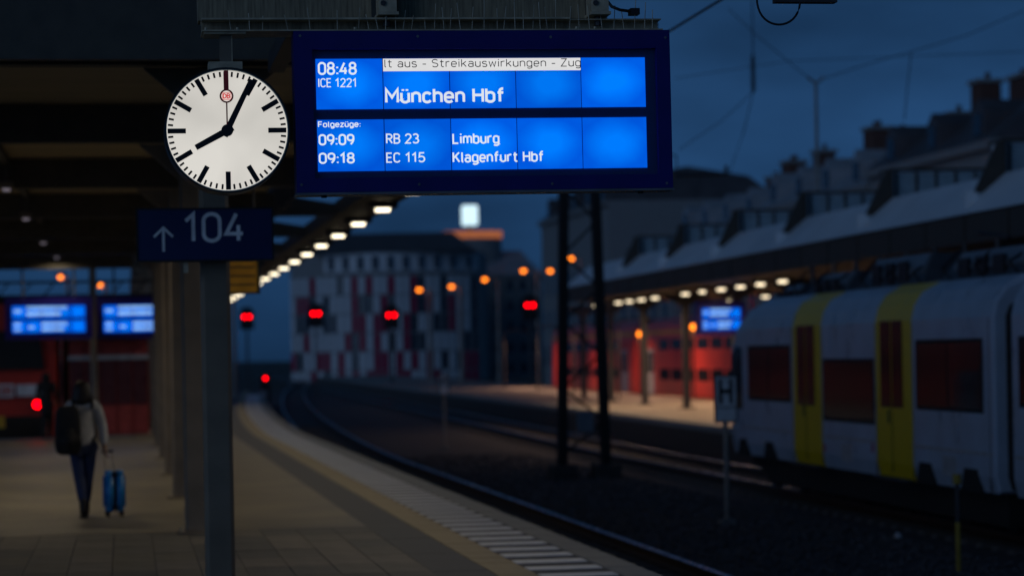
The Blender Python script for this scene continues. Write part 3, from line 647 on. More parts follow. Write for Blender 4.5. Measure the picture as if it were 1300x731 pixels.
def person(loc, rz, label, pal, S=1.0, arm_r=None, arm_l=None, long_coat=False, hair=True):
    t = thing('person', loc, label, 'person', 'people walking on the platform', rz)
    hipz = .90
    ank = {1: (.03, .14, .09), -1: (-.015, -.18, .11)}; kn = {1: (.06, .11, .49), -1: (-.05, .0, .48)}
    ch = [[(0, 0, .93, (.14, .10)), (0, .0, 1.08, (.115, .085)), (0, 0, 1.28, (.14, .095)), (0, 0, 1.40, (.10, .075)), (0, .01, 1.47, .05), (0, .025, 1.54, .065), (0, .03, 1.60, (.078, .095)), (0, .02, 1.655, .055)]]
    for s in (1, -1):
        ch.append([(0, 0, .93, (.14, .10)), (s * .085, 0, .86, .085), (*kn[s], .055), (*ank[s], .038), (ank[s][0], ank[s][1] + .02, ank[s][2] - .055, .032), (ank[s][0], ank[s][1] + .13, ank[s][2] - .065, .03)])
    ar = {1: arm_r, -1: arm_l}
    for s in (1, -1):
        el, wr = ar[s]
        ch.append([(0, 0, 1.40, (.10, .075)), (s * .155, 0, 1.385, .055), (*el, .04), (*wr, .028)])
        dv = Vector(wr) - Vector(el); out = Vector((0, 1, 0)) if abs(dv.normalized().y) < .8 else Vector((1, 0, 0))
        ch += hand_chains(wr, dv, out)
    # nose and ears belong to the same surface
    ch.append([(0, .03, 1.60, (.078, .095)), (0, .125, 1.575, .014), (0, .138, 1.565, .010)])
    for s in (1, -1): ch.append([(0, .03, 1.60, (.078, .095)), (s * .078, .02, 1.59, .016), (s * .088, .01, 1.60, .012)])
    skin('body', ch, M['skin'], t, 1)
    for s in (1, -1): MB().ball((s * .03, .115, 1.605), .012, .008, .008, 8, 6).build('eye', M['blackcloth'], t, True)
    MB().ball((0, .117, 1.53), .024, .008, .007, 8, 6).build('mouth', M['brick'], t, True)
    # trousers, boots, jacket
    lg = [[(0, 0, .92, (.155, .115)), (s * .088, 0, .84, .098), (*kn[s], .074), (ank[s][0], ank[s][1], ank[s][2] + .06, .056)] for s in (1, -1)]
    skin('trousers', lg, M[pal['legs']], t)
    for s in (1, -1):
        a = Vector(ank[s])
        skin('boot', [[(a.x, a.y, a.z + .14, .056), (a.x, a.y, a.z, .05), (a.x, a.y + .0, a.z - .05, .042), (a.x, a.y + .09, a.z - .058, .038), (a.x, a.y + .16, a.z - .062, .03)]], M['boots'], t)
        MB().box(a.x - .04, a.x + .04, a.y - .05, a.y + .17, a.z - .11, a.z - .085).build('sole', M['blackcloth'], t)
    hem = .55 if long_coat else .80
    jk = [[(0, -.01, hem, (.175, .135)), (0, -.005, 1.0, (.16, .125)), (0, 0, 1.15, (.155, .12)), (0, 0, 1.31, (.175, .125)), (0, 0, 1.40, (.125, .095)), (0, .005, 1.46, .07)]]
    for s in (1, -1):
        el, wr = ar[s]; e, q = Vector(el), Vector(wr); q = e + (q - e) * .95
        jk.append([(0, 0, 1.40, (.125, .095)), (s * .165, 0, 1.375, .078), (*el, .062), (*q, .046)])
    skin('jacket', jk, M[pal['top']], t)
    if hair:
        skin('hair', [[(0, .015, 1.66, (.075, .085)), (0, -.02, 1.60, (.112, .105)), (.0, -.05, 1.52, (.128, .08)), (.0, -.07, 1.44, (.145, .065)), (.01, -.08, 1.37, (.075, .035))]], M['hair'], t)
        skin('scarf', [[(-.09, .03, 1.43, .055), (0, -.07, 1.435, .06), (.09, .03, 1.43, .055), (0, .09, 1.42, .05), (-.09, .03, 1.43, .055)]], M['hair'], t)
    else:
        skin('hood', [[(0, .01, 1.665, (.08, .095)), (0, -.01, 1.60, (.112, .11)), (0, -.03, 1.50, (.12, .10)), (0, -.02, 1.42, (.13, .09))]], M[pal['top']], t)
    return t
wp = onz(107, 656, 0)
woman = person(wp, R(4), 'woman in grey jacket and dark jeans walking away beside a blue suitcase', {'top': 'jacket', 'legs': 'jeans'},
               arm_r=((.245, -.03, 1.10), (.262, -.04, .86)), arm_l=((-.25, -.03, 1.12), (-.16, .12, 1.16)))
woman.scale = (1, 1, 1.0)
bp = thing('backpack', wp + Vector((-.19, -.02, 0)), 'large black backpack worn by the woman in grey', 'backpack', None, R(4))
bag = bpy.data.meshes.new('bag_body'); bm = bmesh.new(); bmesh.ops.create_cube(bm, size=1)
bmesh.ops.bevel(bm, geom=bm.edges[:] , offset=.28, segments=4, affect='EDGES', profile=.6)
for v in bm.verts: v.co = Vector((v.co.x * .32 * (1 - .25 * max(0, v.co.z)), v.co.y * .24 - .24, v.co.z * .60 + 1.08))
bm.to_mesh(bag); bm.free(); put('bag_body', bag, M['blackcloth'], bp, True)
bm = bmesh.new(); bmesh.ops.create_cube(bm, size=1); bmesh.ops.bevel(bm, geom=bm.edges[:], offset=.25, segments=3, affect='EDGES')
for v in bm.verts: v.co = Vector((v.co.x * .30, v.co.y * .10 - .37, v.co.z * .28 + .96))
pk = bpy.data.meshes.new('front_pocket'); bm.to_mesh(pk); bm.free(); put('front_pocket', pk, M['blackcloth'], bp, True)
for s in (-1, 1): MB().tube([(.19 + s * .11, -.14, 1.33), (.19 + s * .12, -.04, 1.465), (.19 + s * .125, .09, 1.42), (.19 + s * .14, .13, 1.25), (.19 + s * .15, .05, 1.05), (.19 + s * .12, -.13, .92)], .018, 6).build('shoulder_strap', M['blackcloth'], bp, True)
# suitcase
sp = onz(145.5, 655, 0)
su = thing('suitcase', sp, 'bright blue wheeled hard-shell suitcase beside the walking woman', 'suitcase', None, R(6))
for s in (-1, 1):
    bm = bmesh.new(); bmesh.ops.create_cube(bm, size=1)
    bmesh.ops.bevel(bm, geom=bm.edges[:], offset=.16, segments=4, affect='EDGES')
    for v in bm.verts: v.co = Vector((v.co.x * .118 + s * .064, v.co.y * .36, v.co.z * .50 + .315))
    q = bpy.data.meshes.new('shell'); bm.to_mesh(q); bm.free(); so_ = put('shell', q, M['case'], su, True)
    for kk in (-.12, -.04, .04, .12): MB().box(s * .124 - .003, s * .124 + .003, kk - .012, kk + .012, .12, .50).build('rib', M['case'], so_)
MB().box(-.008, .008, -.175, .175, .075, .555).build('zip_band', M['blackcloth'], su)
for sx in (-1, 1):
    for sy in (-1, 1):
        wv = MB().prism([(sy * .13 + .03 * math.cos(a), .031 + .03 * math.sin(a)) for a in [2 * math.pi * i / 14 for i in range(14)]], 'x', sx * .085 - .012, sx * .085 + .012).build('wheel', M['blackcloth'], su)
        MB().box(sx * .085 - .018, sx * .085 + .018, sy * .13 - .02, sy * .13 + .02, .045, .075).build('fork', M['blackcloth'], wv)
for sx in (-1, 1): MB().tube([(sx * .05 - .03, .13, .55), (sx * .05 - .06, .13, .80)], .008, 6).build('pull_rod', M['galv'], su)
MB().tube([(-.13, .13, .80), (.01, .13, .80)], .013, 8).build('grip', M['blackcloth'], su)

p2 = onz(60, 557, 0)
person(p2, R(-15), 'person in a long black hooded coat standing near the red train', {'top': 'blackcloth', 'legs': 'blackcloth'}, arm_r=((.24, .03, 1.12), (.2, .14, .95)), arm_l=((-.24, .03, 1.12), (-.2, .14, .95)), long_coat=True, hair=False)

# ------------------------------------------------------------------ white and yellow train
TRX, TRY, TRA = 11.5, 36.0, -.0134
tr = thing('white_train', (TRX, TRY, 0), 'white regional train with yellow doors standing at the far platform', 'train', None, TRA)
ci, si = math.cos(TRA), math.sin(TRA)
def tside(px, py):              # photo pixel -> (along, z) on the near side wall
    D = ray(px, py); n = Vector((ci, si, 0)); d = (Vector((TRX, TRY, 0)) - CAM).dot(n) / D.dot(n)
    P = CAM + D * d; q = P - Vector((TRX, TRY, 0)); return (q.x * -si + q.y * ci, P.z)
W = 2.86
def tsec(y, ztop=2.92, zbot=-.08, sh=0.0, zs=2.30):
    k = (ztop - zs)
    half = [(.05 + sh, zbot), (.0 + sh, .15), (.0 + sh, 1.0), (.0 + sh, zs), (.05 + sh, zs + k * .35), (.18 + sh, zs + k * .66), (.45 + sh, zs + k * .90), (.85, ztop)]
    pts = half + [(W - a, z) for a, z in reversed(half)]
    return [(a, y, z) for a, z in pts]
yA0 = tside(1262, 500)[0]; yA1 = tside(940, 480)[0]; yB1 = tside(1284, 500)[0]
nose = [tsec(yA1 - .6), tsec(yA1 - .2, 2.85), tsec(yA1 + .45, 2.68, -.08, .02, 2.15), tsec(yA1 + .9, 2.2, -.08, .05, 1.9), tsec(yA1 + 1.12, 1.6, -.06, .10, 1.2), tsec(yA1 + 1.2, 1.05, .0, .34, .85), tsec(yA1 + 1.3, .6, .05, .45, .5)]
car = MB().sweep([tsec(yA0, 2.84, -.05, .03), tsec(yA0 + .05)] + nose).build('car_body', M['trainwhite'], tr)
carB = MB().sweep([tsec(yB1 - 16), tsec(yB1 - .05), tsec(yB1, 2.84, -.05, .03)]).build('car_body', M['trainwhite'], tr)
b = MB()
for i in range(7):
    yy = yB1 + (yA0 - yB1) * (i + .5) / 7; dd = (yA0 - yB1) / 14 * .9
    b.sweep([tsec(yy - dd, 2.6, 0, .22), tsec(yy, 2.66, -.03, .16), tsec(yy + dd, 2.6, 0, .22)])
b.build('gangway_bellows', M['rubber'], tr)
def skinpatch(name, ya, yb, m, off, parent, z0=-.08, roof=True):
    def pr(o): return [(.05 - o, z0), (-o, .15), (-o, 1.0), (-o, 2.30), (.05 - o, 2.517), (.18 - o * .8, 2.709 + o * .3), (.45 - o * .5, 2.858 + o)] if roof else None
    A = pr(off); B = pr(-.01); poly = A + B[::-1]
    return MB().sweep([[(x, ya, z) for x, z in poly], [(x, yb, z) for x, z in poly]]).build(name, m, parent)
def tdoor(pl, pr_, gl, gr, gt, gb):
    ya, yb = tside(pr_, 500)[0], tside(pl, 500)[0]
    d = skinpatch('door', ya, yb, M['trainyellow'], .008, tr)
    ga, gb_ = tside(gr, 500)[0], tside(gl, 500)[0]; zt = tside((gl + gr) / 2, gt)[1]; zb = tside((gl + gr) / 2, gb)[1]
    mid = (ga + gb_) / 2
    for a, c in ((ga, mid - .03), (mid + .03, gb_)):
        MB().box(-.016, -.004, a, c, zb, zt).build('door_window', M['glass'], d)
    MB().box(-.013, -.004, mid - .012, mid + .012, .02, zb).build('door_gap', M['rubber'], d)
    MB().box(-.03, -.004, mid + .12, mid + .16, .75, .95).build('door_button', M['steel_dark'], d)
    MB().box(-.09, .0, ya + .05, yb - .05, -.10, -.06).build('door_step', M['steel_dark'], d)
tdoor(1008, 1043, 1013, 1035, 413, 514)
tdoor(1113, 1158, 1119, 1147, 407, 517)
def twin(pl, pr_, pt, pb, n=1):
    ya, yb = tside(pr_, 480)[0], tside(pl, 480)[0]; c = (pl + pr_) / 2; zt = tside(c, pt)[1]; zb = tside(c, pb)[1]
    wq = MB(); fr = .05
    wq.box(-.008, .01, ya, yb, zb, zt); f = wq.build('window', M['rubber'], tr)
    st = (yb - ya - fr) / n
    for i in range(n): MB().box(-.014, -.004, ya + fr + st * i, ya + st * (i + 1), zb + fr, zt - fr).build('pane', M['glass'], f)
twin(950, 1004, 438, 509, 2); twin(1045, 1110, 455, 536, 1); twin(1163, 1248, 430, 522, 2); twin(1294, 1400, 425, 520, 2)
MB().box(-.006, .01, yA0 + .1, yA1 - .3, .42, .47).build('trim_line', M['traingrey'], tr)
MB().box(-.006, .01, yB1 - 15, yB1 - .1, .42, .47).build('trim_line', M['traingrey'], tr)
for px in (1047, 1108): a = tside(px, 568); MB().box(-.008, .01, a[0] - .05, a[0] + .05, a[1] - .07, a[1] + .07).build('red_marker', M['panel_red'], tr)
# nose glass
MB().sweep([[(sh_ + .012, yy_, zt_), (sh_ + .012, yy_, .78), (sh_ - .012, yy_, .78), (sh_ - .012, yy_, zt_)] for sh_, yy_, zt_ in ((0, yA1 - .12, 1.95), (.02, yA1 + .45, 1.98), (.05, yA1 + .9, 1.80), (.09, yA1 + 1.08, 1.35))]).build('windscreen', M['glass'], tr)
for px in (1006, 1044, 1112, 1159, 1256):
    a_ = tside(px, 500)[0]; MB().box(-.003, .01, a_ - .008, a_ + .008, -.05, 2.28).build('panel_joint', M['rubber'], tr)
for px in (1075, 1205): a_ = tside(px, 560)[0]; MB().box(-.006, .01, a_ - .3, a_ + .3, .08, .36).build('service_hatch', M['traingrey'], tr)
# roof equipment
def roofbox(ya, yb, z1, x0=.55, x1=2.3, sl=.5):
    r = MB().sweep([[(x0, ya, 2.80), (x1, ya, 2.80), (x1 - .2, ya + sl * .3, z1), (x0 + .25, ya + sl * .3, z1)], [(x0, yb, 2.80), (x1, yb, 2.80), (x1 - .2, yb - sl, z1), (x0 + .25, yb - sl, z1)]]).build('roof_unit', M['roofdark'], tr)
    MB().sweep([[(x0 + .10, ya + .2, 2.86 + .3 * (z1 - 2.8)), (x0 + .235, ya + .2, z1 - .02), (x0 + .21, ya + .2, z1), (x0 + .07, ya + .2, 2.9 + .3 * (z1 - 2.8))], [(x0 + .10, yb - sl, 2.86 + .3 * (z1 - 2.8)), (x0 + .235, yb - sl - .1, z1 - .02), (x0 + .21, yb - sl - .1, z1), (x0 + .07, yb - sl, 2.9 + .3 * (z1 - 2.8))]]).build('cover_panel', M['roofgear'], r)
    for k in range(3):
        y = ya + (yb - ya) * (.25 + .2 * k); MB().box(x0 + .04, x0 + .09, y, y + (yb - ya) * .12, 2.92, z1 - .1).build('vent', M['black'], r)
yl = yA1 - yA0
roofbox(yA0 + .25, yA0 + .28 * yl, 3.28); roofbox(yA0 + .33 * yl, yA0 + .58 * yl, 3.35); roofbox(yA0 + .62 * yl, yA0 + .82 * yl, 3.22); roofbox(yA0 + .85 * yl, yA1 - .1, 3.1, sl=.8)
roofbox(yB1 - 5.5, yB1 - .4, 3.3); roofbox(yB1 - 12, yB1 - 6.2, 3.3)
for i in range(9):
    y_ = yA0 + .6 + i * yl / 10; MB().tube([(.62, y_, 2.85), (.50, y_ + .1, 3.05), (.8, y_ + .15, 3.22 + .06 * (i % 3))], .025, 6).build('roof_cable', M['black'], tr)
    MB().tube([(.95, y_ + .4, 3.1), (.95, y_ + .4, 3.45)], [.06, .04], 8).build('roof_insulator', M['insul'], tr)
MB().tube([(1.4, yA0 + .3 * yl, 3.0), (1.4, yA0 + .22 * yl, 3.5), (1.4, yA0 + .31 * yl, 3.62)], .03, 6).build('pantograph', M['black'], tr)
def bogie(yc):
    b_ = MB().prism([(yc - 1.5, -.22), (yc - 1.35, -.08), (yc + 1.35, -.08), (yc + 1.5, -.22), (yc + .5, -.42), (yc - .5, -.42)], 'x', .3, .42).build('bogie', M['bogie'], tr)
    for dy in (-1.0, 1.0):
        wv = MB().prism([(yc + dy + .40 * math.cos(a), -.31 + .39 * math.sin(a)) for a in [2 * math.pi * i / 24 for i in range(24)]], 'x', .60, .72).build('wheel', M['bogie'], b_)
    # dark arch in the skirt above the wheels
    for dy in (-1.0, 1.0):
        MB().prism([(yc + dy - .42, -.09), (yc + dy - .28, .22), (yc + dy + .28, .22), (yc + dy + .42, -.09)], 'x', -.006, .04).build('wheel_arch', M['bogie'], b_)
bogie(tside(1203, 600)[0]); bogie(tside(960, 560)[0])
MB().box(.25, W - .25, yA0 + .2, yA1 - 1.0, -.55, -.07).build('underframe', M['bogie'], tr)
MB().box(.25, W - .25, yB1 - 16, yB1 - .3, -.55, -.07).build('underframe', M['bogie'], tr)

# ------------------------------------------------------------------ red trains
def red_train(name, loc, rz, length, label, deck=1, near=1):
    t = thing(name, loc, label, 'train', None, rz)
    H_ = 3.5
    prof = [(.06, -.3), (0, .0), (0, H_ - 1.0), (.12, H_ - .35), (.5, H_ - .08), (1.0, H_)]
    pts = prof + [(2.8 - x, z) for x, z in reversed(prof)]
    n = max(1, round(length / 26)); Lc = length / n
    for c in range(n):
        y0, y1 = c * Lc + .25, (c + 1) * Lc - .25
        ends = [[(x * .97 + .04, y0, z * .98) for x, z in pts], [(x, y0 + .25, z) for x, z in pts], [(x, y1, z) for x, z in pts]]
        cb_ = MB().sweep(ends).build('coach_body', M['trainred'], t)
        for fx in (.10, .86):
            yy = y0 + (y1 - y0) * fx
            for sx, xo in ((0, -.012), (1, 2.8)):
                d = MB().box(xo, xo + .012, yy - .75, yy + .75, -.05, 2.05).build('door', M['traingrey'], t)
                xg = xo - .006 if sx == 0 else xo + .012
                for q in (-.4, .4): MB().box(xg, xg + .006, yy + q - .28, yy + q + .28, .95, 1.9).build('pane', M['glass'], d)
        for row in ((.65, 1.15), (2.0, 2.45))[:deck] if deck == 2 else ((1.0, 1.85),):
            k = 6
            for i in range(k):
                ya = y0 + (y1 - y0) * (.17 + .105 * i)
                for xo in (-.008, 2.8): MB().box(xo, xo + .008, ya, ya + (y1 - y0) * .085, row[0], row[1]).build('window', M['glass'], t)
        for xo in (-.006, 2.8): MB().box(xo, xo + .006, y0 + .3, y1 - .3, 2.12 if deck == 1 else 2.72, 2.24 if deck == 1 else 2.84).build('stripe', M['traingrey'] if deck == 1 else M['trainstripe'], t)
        MB().box(.3, 2.5, y0 + 1, y1 - 1, -.62, -.3).build('underframe', M['bogie'], t)
        for fx in (.14, .86):
            yy = y0 + (y1 - y0) * fx
            bgy = MB().box(.35, .5, yy - 1.4, yy + 1.4, -.6, -.3).build('bogie', M['bogie'], t)
            for dy in (-.9, .9):
                MB().prism([(yy + dy + .42 * math.cos(a), -.29 + .41 * math.sin(a)) for a in [2 * math.pi * i / 18 for i in range(18)]], 'x', .6, 2.2).build('wheel', M['bogie'], bgy)
    return t
lt = onz(75, 553, 0)
rt = red_train('red_train', (lt.x - 2.8, 63.6, 0), 0, 52, 'red train with a glowing tail light beyond the platform end', 1)
# its end face
MB().prism([(.32, 1.75), (2.48, 1.75), (2.35, 2.75), (.45, 2.75)], 'y', .12, .26).build('windscreen', M['rubber'], rt)
MB().box(.25, 1.15, .13, .26, 1.06, 1.36).build('white_panel', M['panel_white'], rt)
MB().box(1.75, 2.45, .13, .26, 1.06, 1.36).build('white_panel', M['panel_white'], rt)
MB().box(1.22, 1.68, .12, .26, 1.04, 1.38).build('emblem_plate', M['panel_white'], rt)
writing('emblem_letters', 'DB', 1.27, 1.63, 1.10, 1.32, .117, M['trainred'], rt, .2)
MB().prism([(.3 + 2.2 * i / 1, z) for i, z in ((0, -.3), (1, -.3), (1, .55), (0, .55))], 'y', .06, .26).build('buffer_beam', M['bogie'], rt)
for x in (.55, 2.25):
    bf = MB().tube([(x, -.35, .15), (x, .12, .15)], .09, 10).build('buffer', M['bogie'], rt)
    MB().tube([(x, -.42, .15), (x, -.35, .15)], .22, 14).build('buffer_plate', M['bogie'], bf)
for x, on in ((2.28, 1), (.5, 0)):
    hl = MB().tube([(x, .08, .84), (x, .24, .84)], .17, 14).build('tail_light', M['black'], rt)
    MB().tube([(x, .065, .84), (x, .08, .84)], .10, 14).build('lens', M['redlamp'] if on else M['glass'], hl)
bs = thing('buffer_stop', (lt.x - 1.4, 62.4, GZ), 'yellow-striped buffer stop in front of the left red train', 'buffer stop')
MB().box(-1.1, .1, -.12, .12, 1.2, 1.5).build('cross_beam', M['trainstripe'], bs)
for s in (-1, 1): MB().prism([(-.15, 0), (.15, 0), (.12, .95), (-.12, .95)], 'y', -.3, .3).build('upright', M['bogie'], bs, loc=(s * .75, 0, 0)) if False else MB().box(s * .75 - .1, s * .75 + .1, -.11, .25, 0, 1.2 if s < 0 else .9).build('upright', M['bogie'], bs)
kx0, kx1 = at(91, 470, 66).x, at(187, 470, 66).x; kw = kx1 - kx0
ky = thing('red_kiosk', (kx0, 64.0, 0), 'dark red panelled kiosk at the platform end left of the columns', 'kiosk')
MB().box(0, kw, .06, 3.0, GZ, 2.5).build('wall', M['kioskred'], ky)
for i in range(5):
    for z0_, z1_, mm in ((.05, .75, 'kioskred'), (.80, 1.95, 'kioskpane'), (2.0, 2.45, 'kioskred')):
        MB().box(i * kw / 5 + .02, (i + 1) * kw / 5 - .02, .0 if mm == 'kioskred' else .03, .06, z0_, z1_).build('wall_panel' if mm == 'kioskred' else 'window_pane', M[mm], ky)
MB().box(-.02, kw + .02, -.03, .05, 1.96, 2.08).build('band', M['traingrey'], ky)
MB().box(-.3, kw + .3, -.5, 3.2, 2.5, 2.68).build('roof', M['wall_pink'], ky)
MB().box(-.2, kw + .2, -1.2, .02, GZ, -.01).build('plinth', M['kerb'], ky)
rr = onx(915, 500, 23.2)
red_train('red_train', (23.0 + bend2(90) - .3, rr.y - 6, 0), R(-1.2), 52, 'red double-deck train behind the far platform', 2)

# ------------------------------------------------------------------ small departure boards
def small_board(px0, px1, pt, pb, d, label, rows, pole=True):
    c = at((px0 + px1) / 2, (pt + pb) / 2, d); k = d / FPX; hw_, hh = (px1 - px0) / 2 * k, (pb - pt) / 2 * k
    t = thing('departure_board', c, label, 'departure board', 'small lit departure boards far away')
    MB().box(-hw_ - .16, hw_ + .16, .02, .3, -hh - .14, hh + .2).build('case', M['navy'], t)
    for r in range(2):
        z1 = hh - r * (hh + .02); z0 = z1 - hh + .04
        for q in range(5):
            xa = -hw_ + q * 2 * hw_ / 5; MB().box(xa + .006, xa + 2 * hw_ / 5 - .006, .0, .02, z0, z1).build('screen_panel', M['lcd'][q], t)
        for (a, b_, fz0, fz1) in rows[r]:
            MB().box(-hw_ + a * 2 * hw_, -hw_ + b_ * 2 * hw_, -.01, 0, z0 + (z1 - z0) * fz0, z0 + (z1 - z0) * fz1).build('text_line', M['lcdpale'], t)
    for s in (-1, 1): MB().tube([(s * hw_ * .7, .15, hh + .2), (s * hw_ * .7, .15, 4.6 - c.z if c.z < 4.2 else hh + .8)], .03, 6).build('hanger_rod', M['steel_dark'], t)
    return t
ROWS = (((.03, .13, .45, .7), (.2, .75, .72, .95), (.2, .66, .2, .48)), ((.03, .12, .6, .8), (.03, .12, .15, .35), (.22, .3, .35, .55), (.4, .75, .6, .82), (.4, .7, .15, .38)))
small_board(16, 108, 388, 423, 57.5, 'small lit departure board at the left edge', ROWS)
small_board(132, 224, 387, 422, 58.5, 'small lit departure board partly hidden behind the columns', ROWS)
small_board(891, 941, 391, 419, 70, 'small lit departure board on the far platform', ROWS)
bq = at(95, 380, 59.5)
bt = thing('board_beam', bq, 'dark beam above the two small departure boards at the left', 'beam')
bt['kind'] = 'thing'
MB().box(-2.6, 2.2, -.1, .1, -.10, .12).build('bottom_chord', M['mastblack'], bt)
for i in range(9): MB().tube([(-2.4 + i * .55, 0, .1), (-2.13 + i * .55, 0, .42)], .02, 5).build('strut', M['mastblack'], bt)
MB().box(-2.6, 2.2, -.05, .05, .40, .46).build('top_chord', M['mastblack'], bt)
pp = onz(119, 540, 0)
t = thing('platform_post', (at(120, 450, 60.5).x, 60.2, 0), 'slim grey post between the two small left departure boards', 'post')
MB().tube([(0, 0, 0), (0, 0, 4.4)], .09, 10).build('shaft', M['steel'], t); MB().tube([(0, 0, 0), (0, 0, .05)], .2, 12).build('base', M['steel'], t)
q = at(84, 450, 66)
t = thing('platform_post', (q.x, q.y, GZ), 'pinkish post at the corner of the left red train', 'post')
MB().tube([(0, 0, 0), (0, 0, 3.6)], .11, 10).build('shaft', M['wall_pink'], t); MB().box(-.2, .2, -.2, .2, 0, .1).build('base', M['concrete'], t)

# ------------------------------------------------------------------ canopy of the far platform
c2 = thing('far_canopy', (18.3, 52, 3.78), 'sawtooth roofed canopy with bright edge over the far platform', 'canopy', None, -.018)
Ya, Yb = -30, 38
MB().box(-2.42, 3.2, Ya, Yb, .06, .61).build('fascia', M['mastblack'], c2)
yq = Ya
while yq < Yb - 1: MB().box(-2.5, -2.42, yq + .03, yq + 2.33, .04, .60).build('fascia_panel', M['fascia2'], c2); yq += 2.4
MB().sweep([[(-2.56, y, .60), (-1.6, y, 1.40), (3.2, y, 1.40), (3.2, y, .60)] for y in (Ya, Yb)]).build('edge_roof', M['roof2'], c2)
ribs = [onx(px, 250, 16.5).y - 52 for px in (1120, 1000, 905, 843)]
st = (ribs[3] - ribs[0]) / 3
yy = ribs[0] - 3 * st; 
while yy < Yb - 4:
    th = MB().box(-1.55, 3.1, yy, yy + .7, 1.38, 2.0).build('roof_lantern', M['roof2'], c2)
    MB().box(-1.5, 3.05, yy - .02, yy, 1.42, 1.95).build('glazing', M['glazing2'], th)
    for j in range(11): x = -1.45 + j * .45; MB().box(x - .03, x + .03, yy - .05, yy - .015, 1.40, 1.97).build('mullion', M['fascia2'], th)
    MB().box(-1.6, 3.12, yy - .12, yy + .8, 2.0, 2.06).build('lantern_roof', M['fascia2'], th)
    MB().prism([(-2.22, 1.02), (-1.72, 2.02), (-1.58, 2.02), (-1.58, 1.40), (-2.02, 1.02)], 'y', yy - .2, yy - .1).build('bracket', M['fascia2'], th)
    MB().box(-2.40, -2.15, yy - .2, yy - .1, .62, 1.05).build('stub_post', M['roof2'], th)
    yy += st
for i, px in enumerate((1000, 920, 853, 797, 752, 715)):
    y = onx(px, 450, 18.0).y
    t = thing('far_canopy_column', (18.0 + .018 * (y - 52), y, 0), '%s column of the far platform, counted leftwards from the white train' % ORD[i] if i else 'far platform column hidden closest behind the white train', 'column', 'columns on the far platform')
    MB().box(-.11, .11, -.11, .11, .03, 3.9).build('shaft', M['steel_dark'], t); MB().box(-.25, .25, -.25, .25, 0, .04).build('base_plate', M['steel_dark'], t)
    MB().prism([(-.9, 3.88), (-.11, 3.4), (.11, 3.4), (.9, 3.88)], 'y', -.05, .05).build('head_bracket', M['steel_dark'], t)
for i, (px, py) in enumerate(((738, 393), (768, 388.7), (783, 386), (799, 383.7), (817.5, 381), (858.5, 375), (882.5, 372), (907, 368.6), (933, 365), (960, 361), (990, 356))):
    y = onx(px, py, 17.0).y
    t = thing('far_canopy_lamp', (16.9 + .018 * (y - 52), y, 3.815), '%s lamp from the left under the far canopy' % (['leftmost'] + ORD[1:])[i], 'lamp', 'lamps under the far canopy')
    MB().cbox(-.10, .10, -.12, .12, -.16, -.08, .02).build('diffuser', M['lamp2'], t); MB().cbox(-.2, .2, -.2, .2, -.1, .0, .02).build('housing', M['black'], t); downlight((0, 0, -.17), 26.0, .3, (1.0, .66, .40), t)
for i in range(6):
    y = 64 + i * 5
    t = thing('far_canopy_lamp', (20.8 + .018 * (y - 52), y, 3.815), '%s lamp of the inner row under the far canopy, counted from the white train' % ORD[i], 'lamp', 'inner lamps under the far canopy')
    MB().cbox(-.10, .10, -.12, .12, -.16, -.08, .02).build('diffuser', M['lamp2'], t); MB().cbox(-.2, .2, -.2, .2, -.1, .0, .02).build('housing', M['black'], t); downlight((0, 0, -.17), 45.0 if i < 3 else 75.0, .3, (1.0, .60, .34), t)
for i, y in enumerate((99, 111, 123, 136)):  # posts added beyond the far canopy to light the red double-deck train
    t = thing('added_lamp_post', (19.3 + bend2(y), y, 0), '%s added slim hooded lamp post lighting the red double-deck train' % ORD[i], 'lamp post', 'added lamp posts that light the red double-deck train')
    MB().tube([(0, 0, 0), (0, 0, 3.2)], [.06, .04], 8).build('pole', M['steel_dark'], t); MB().tube([(0, 0, 3.2), (.5, 0, 3.35), (1.2, 0, 3.3)], .03, 6).build('arm', M['steel_dark'], t)
    MB().prism([(.95, 3.14), (1.45, 3.14), (1.35, 3.34), (1.05, 3.34)], 'y', -.2, .2).build('hood', M['black'], t); downlight((1.2, 0, 3.13), 95.0, .25, (1.0, .58, .36), t)
for i, (px, py, x) in enumerate(((812, 424, 22.6), (870, 413, 22.6), (880, 415, 22.6))):
    p = onx(px, py, x)
    t = thing('orange_lamp', p, ('single orange lamp left of the far platform column', 'left one of two orange lamps near the red double-deck train', 'right one of two orange lamps near the red double-deck train')[i], 'lamp', 'orange lamps by the red train')
    MB().ball((0, 0, 0), .12, .12, .12).build('bulb', M['sodium'], t, True); MB().tube([(0, .1, -.05), (0, .1, -p.z)], .04, 6).build('pole', M['steel_dark'], t); MB().box(-.14, .14, .0, .14, .1, .16).build('hood', M['steel_dark'], t); downlight((0, -.1, -.14), 3.0, .2, (1.0, .45, .16), t)

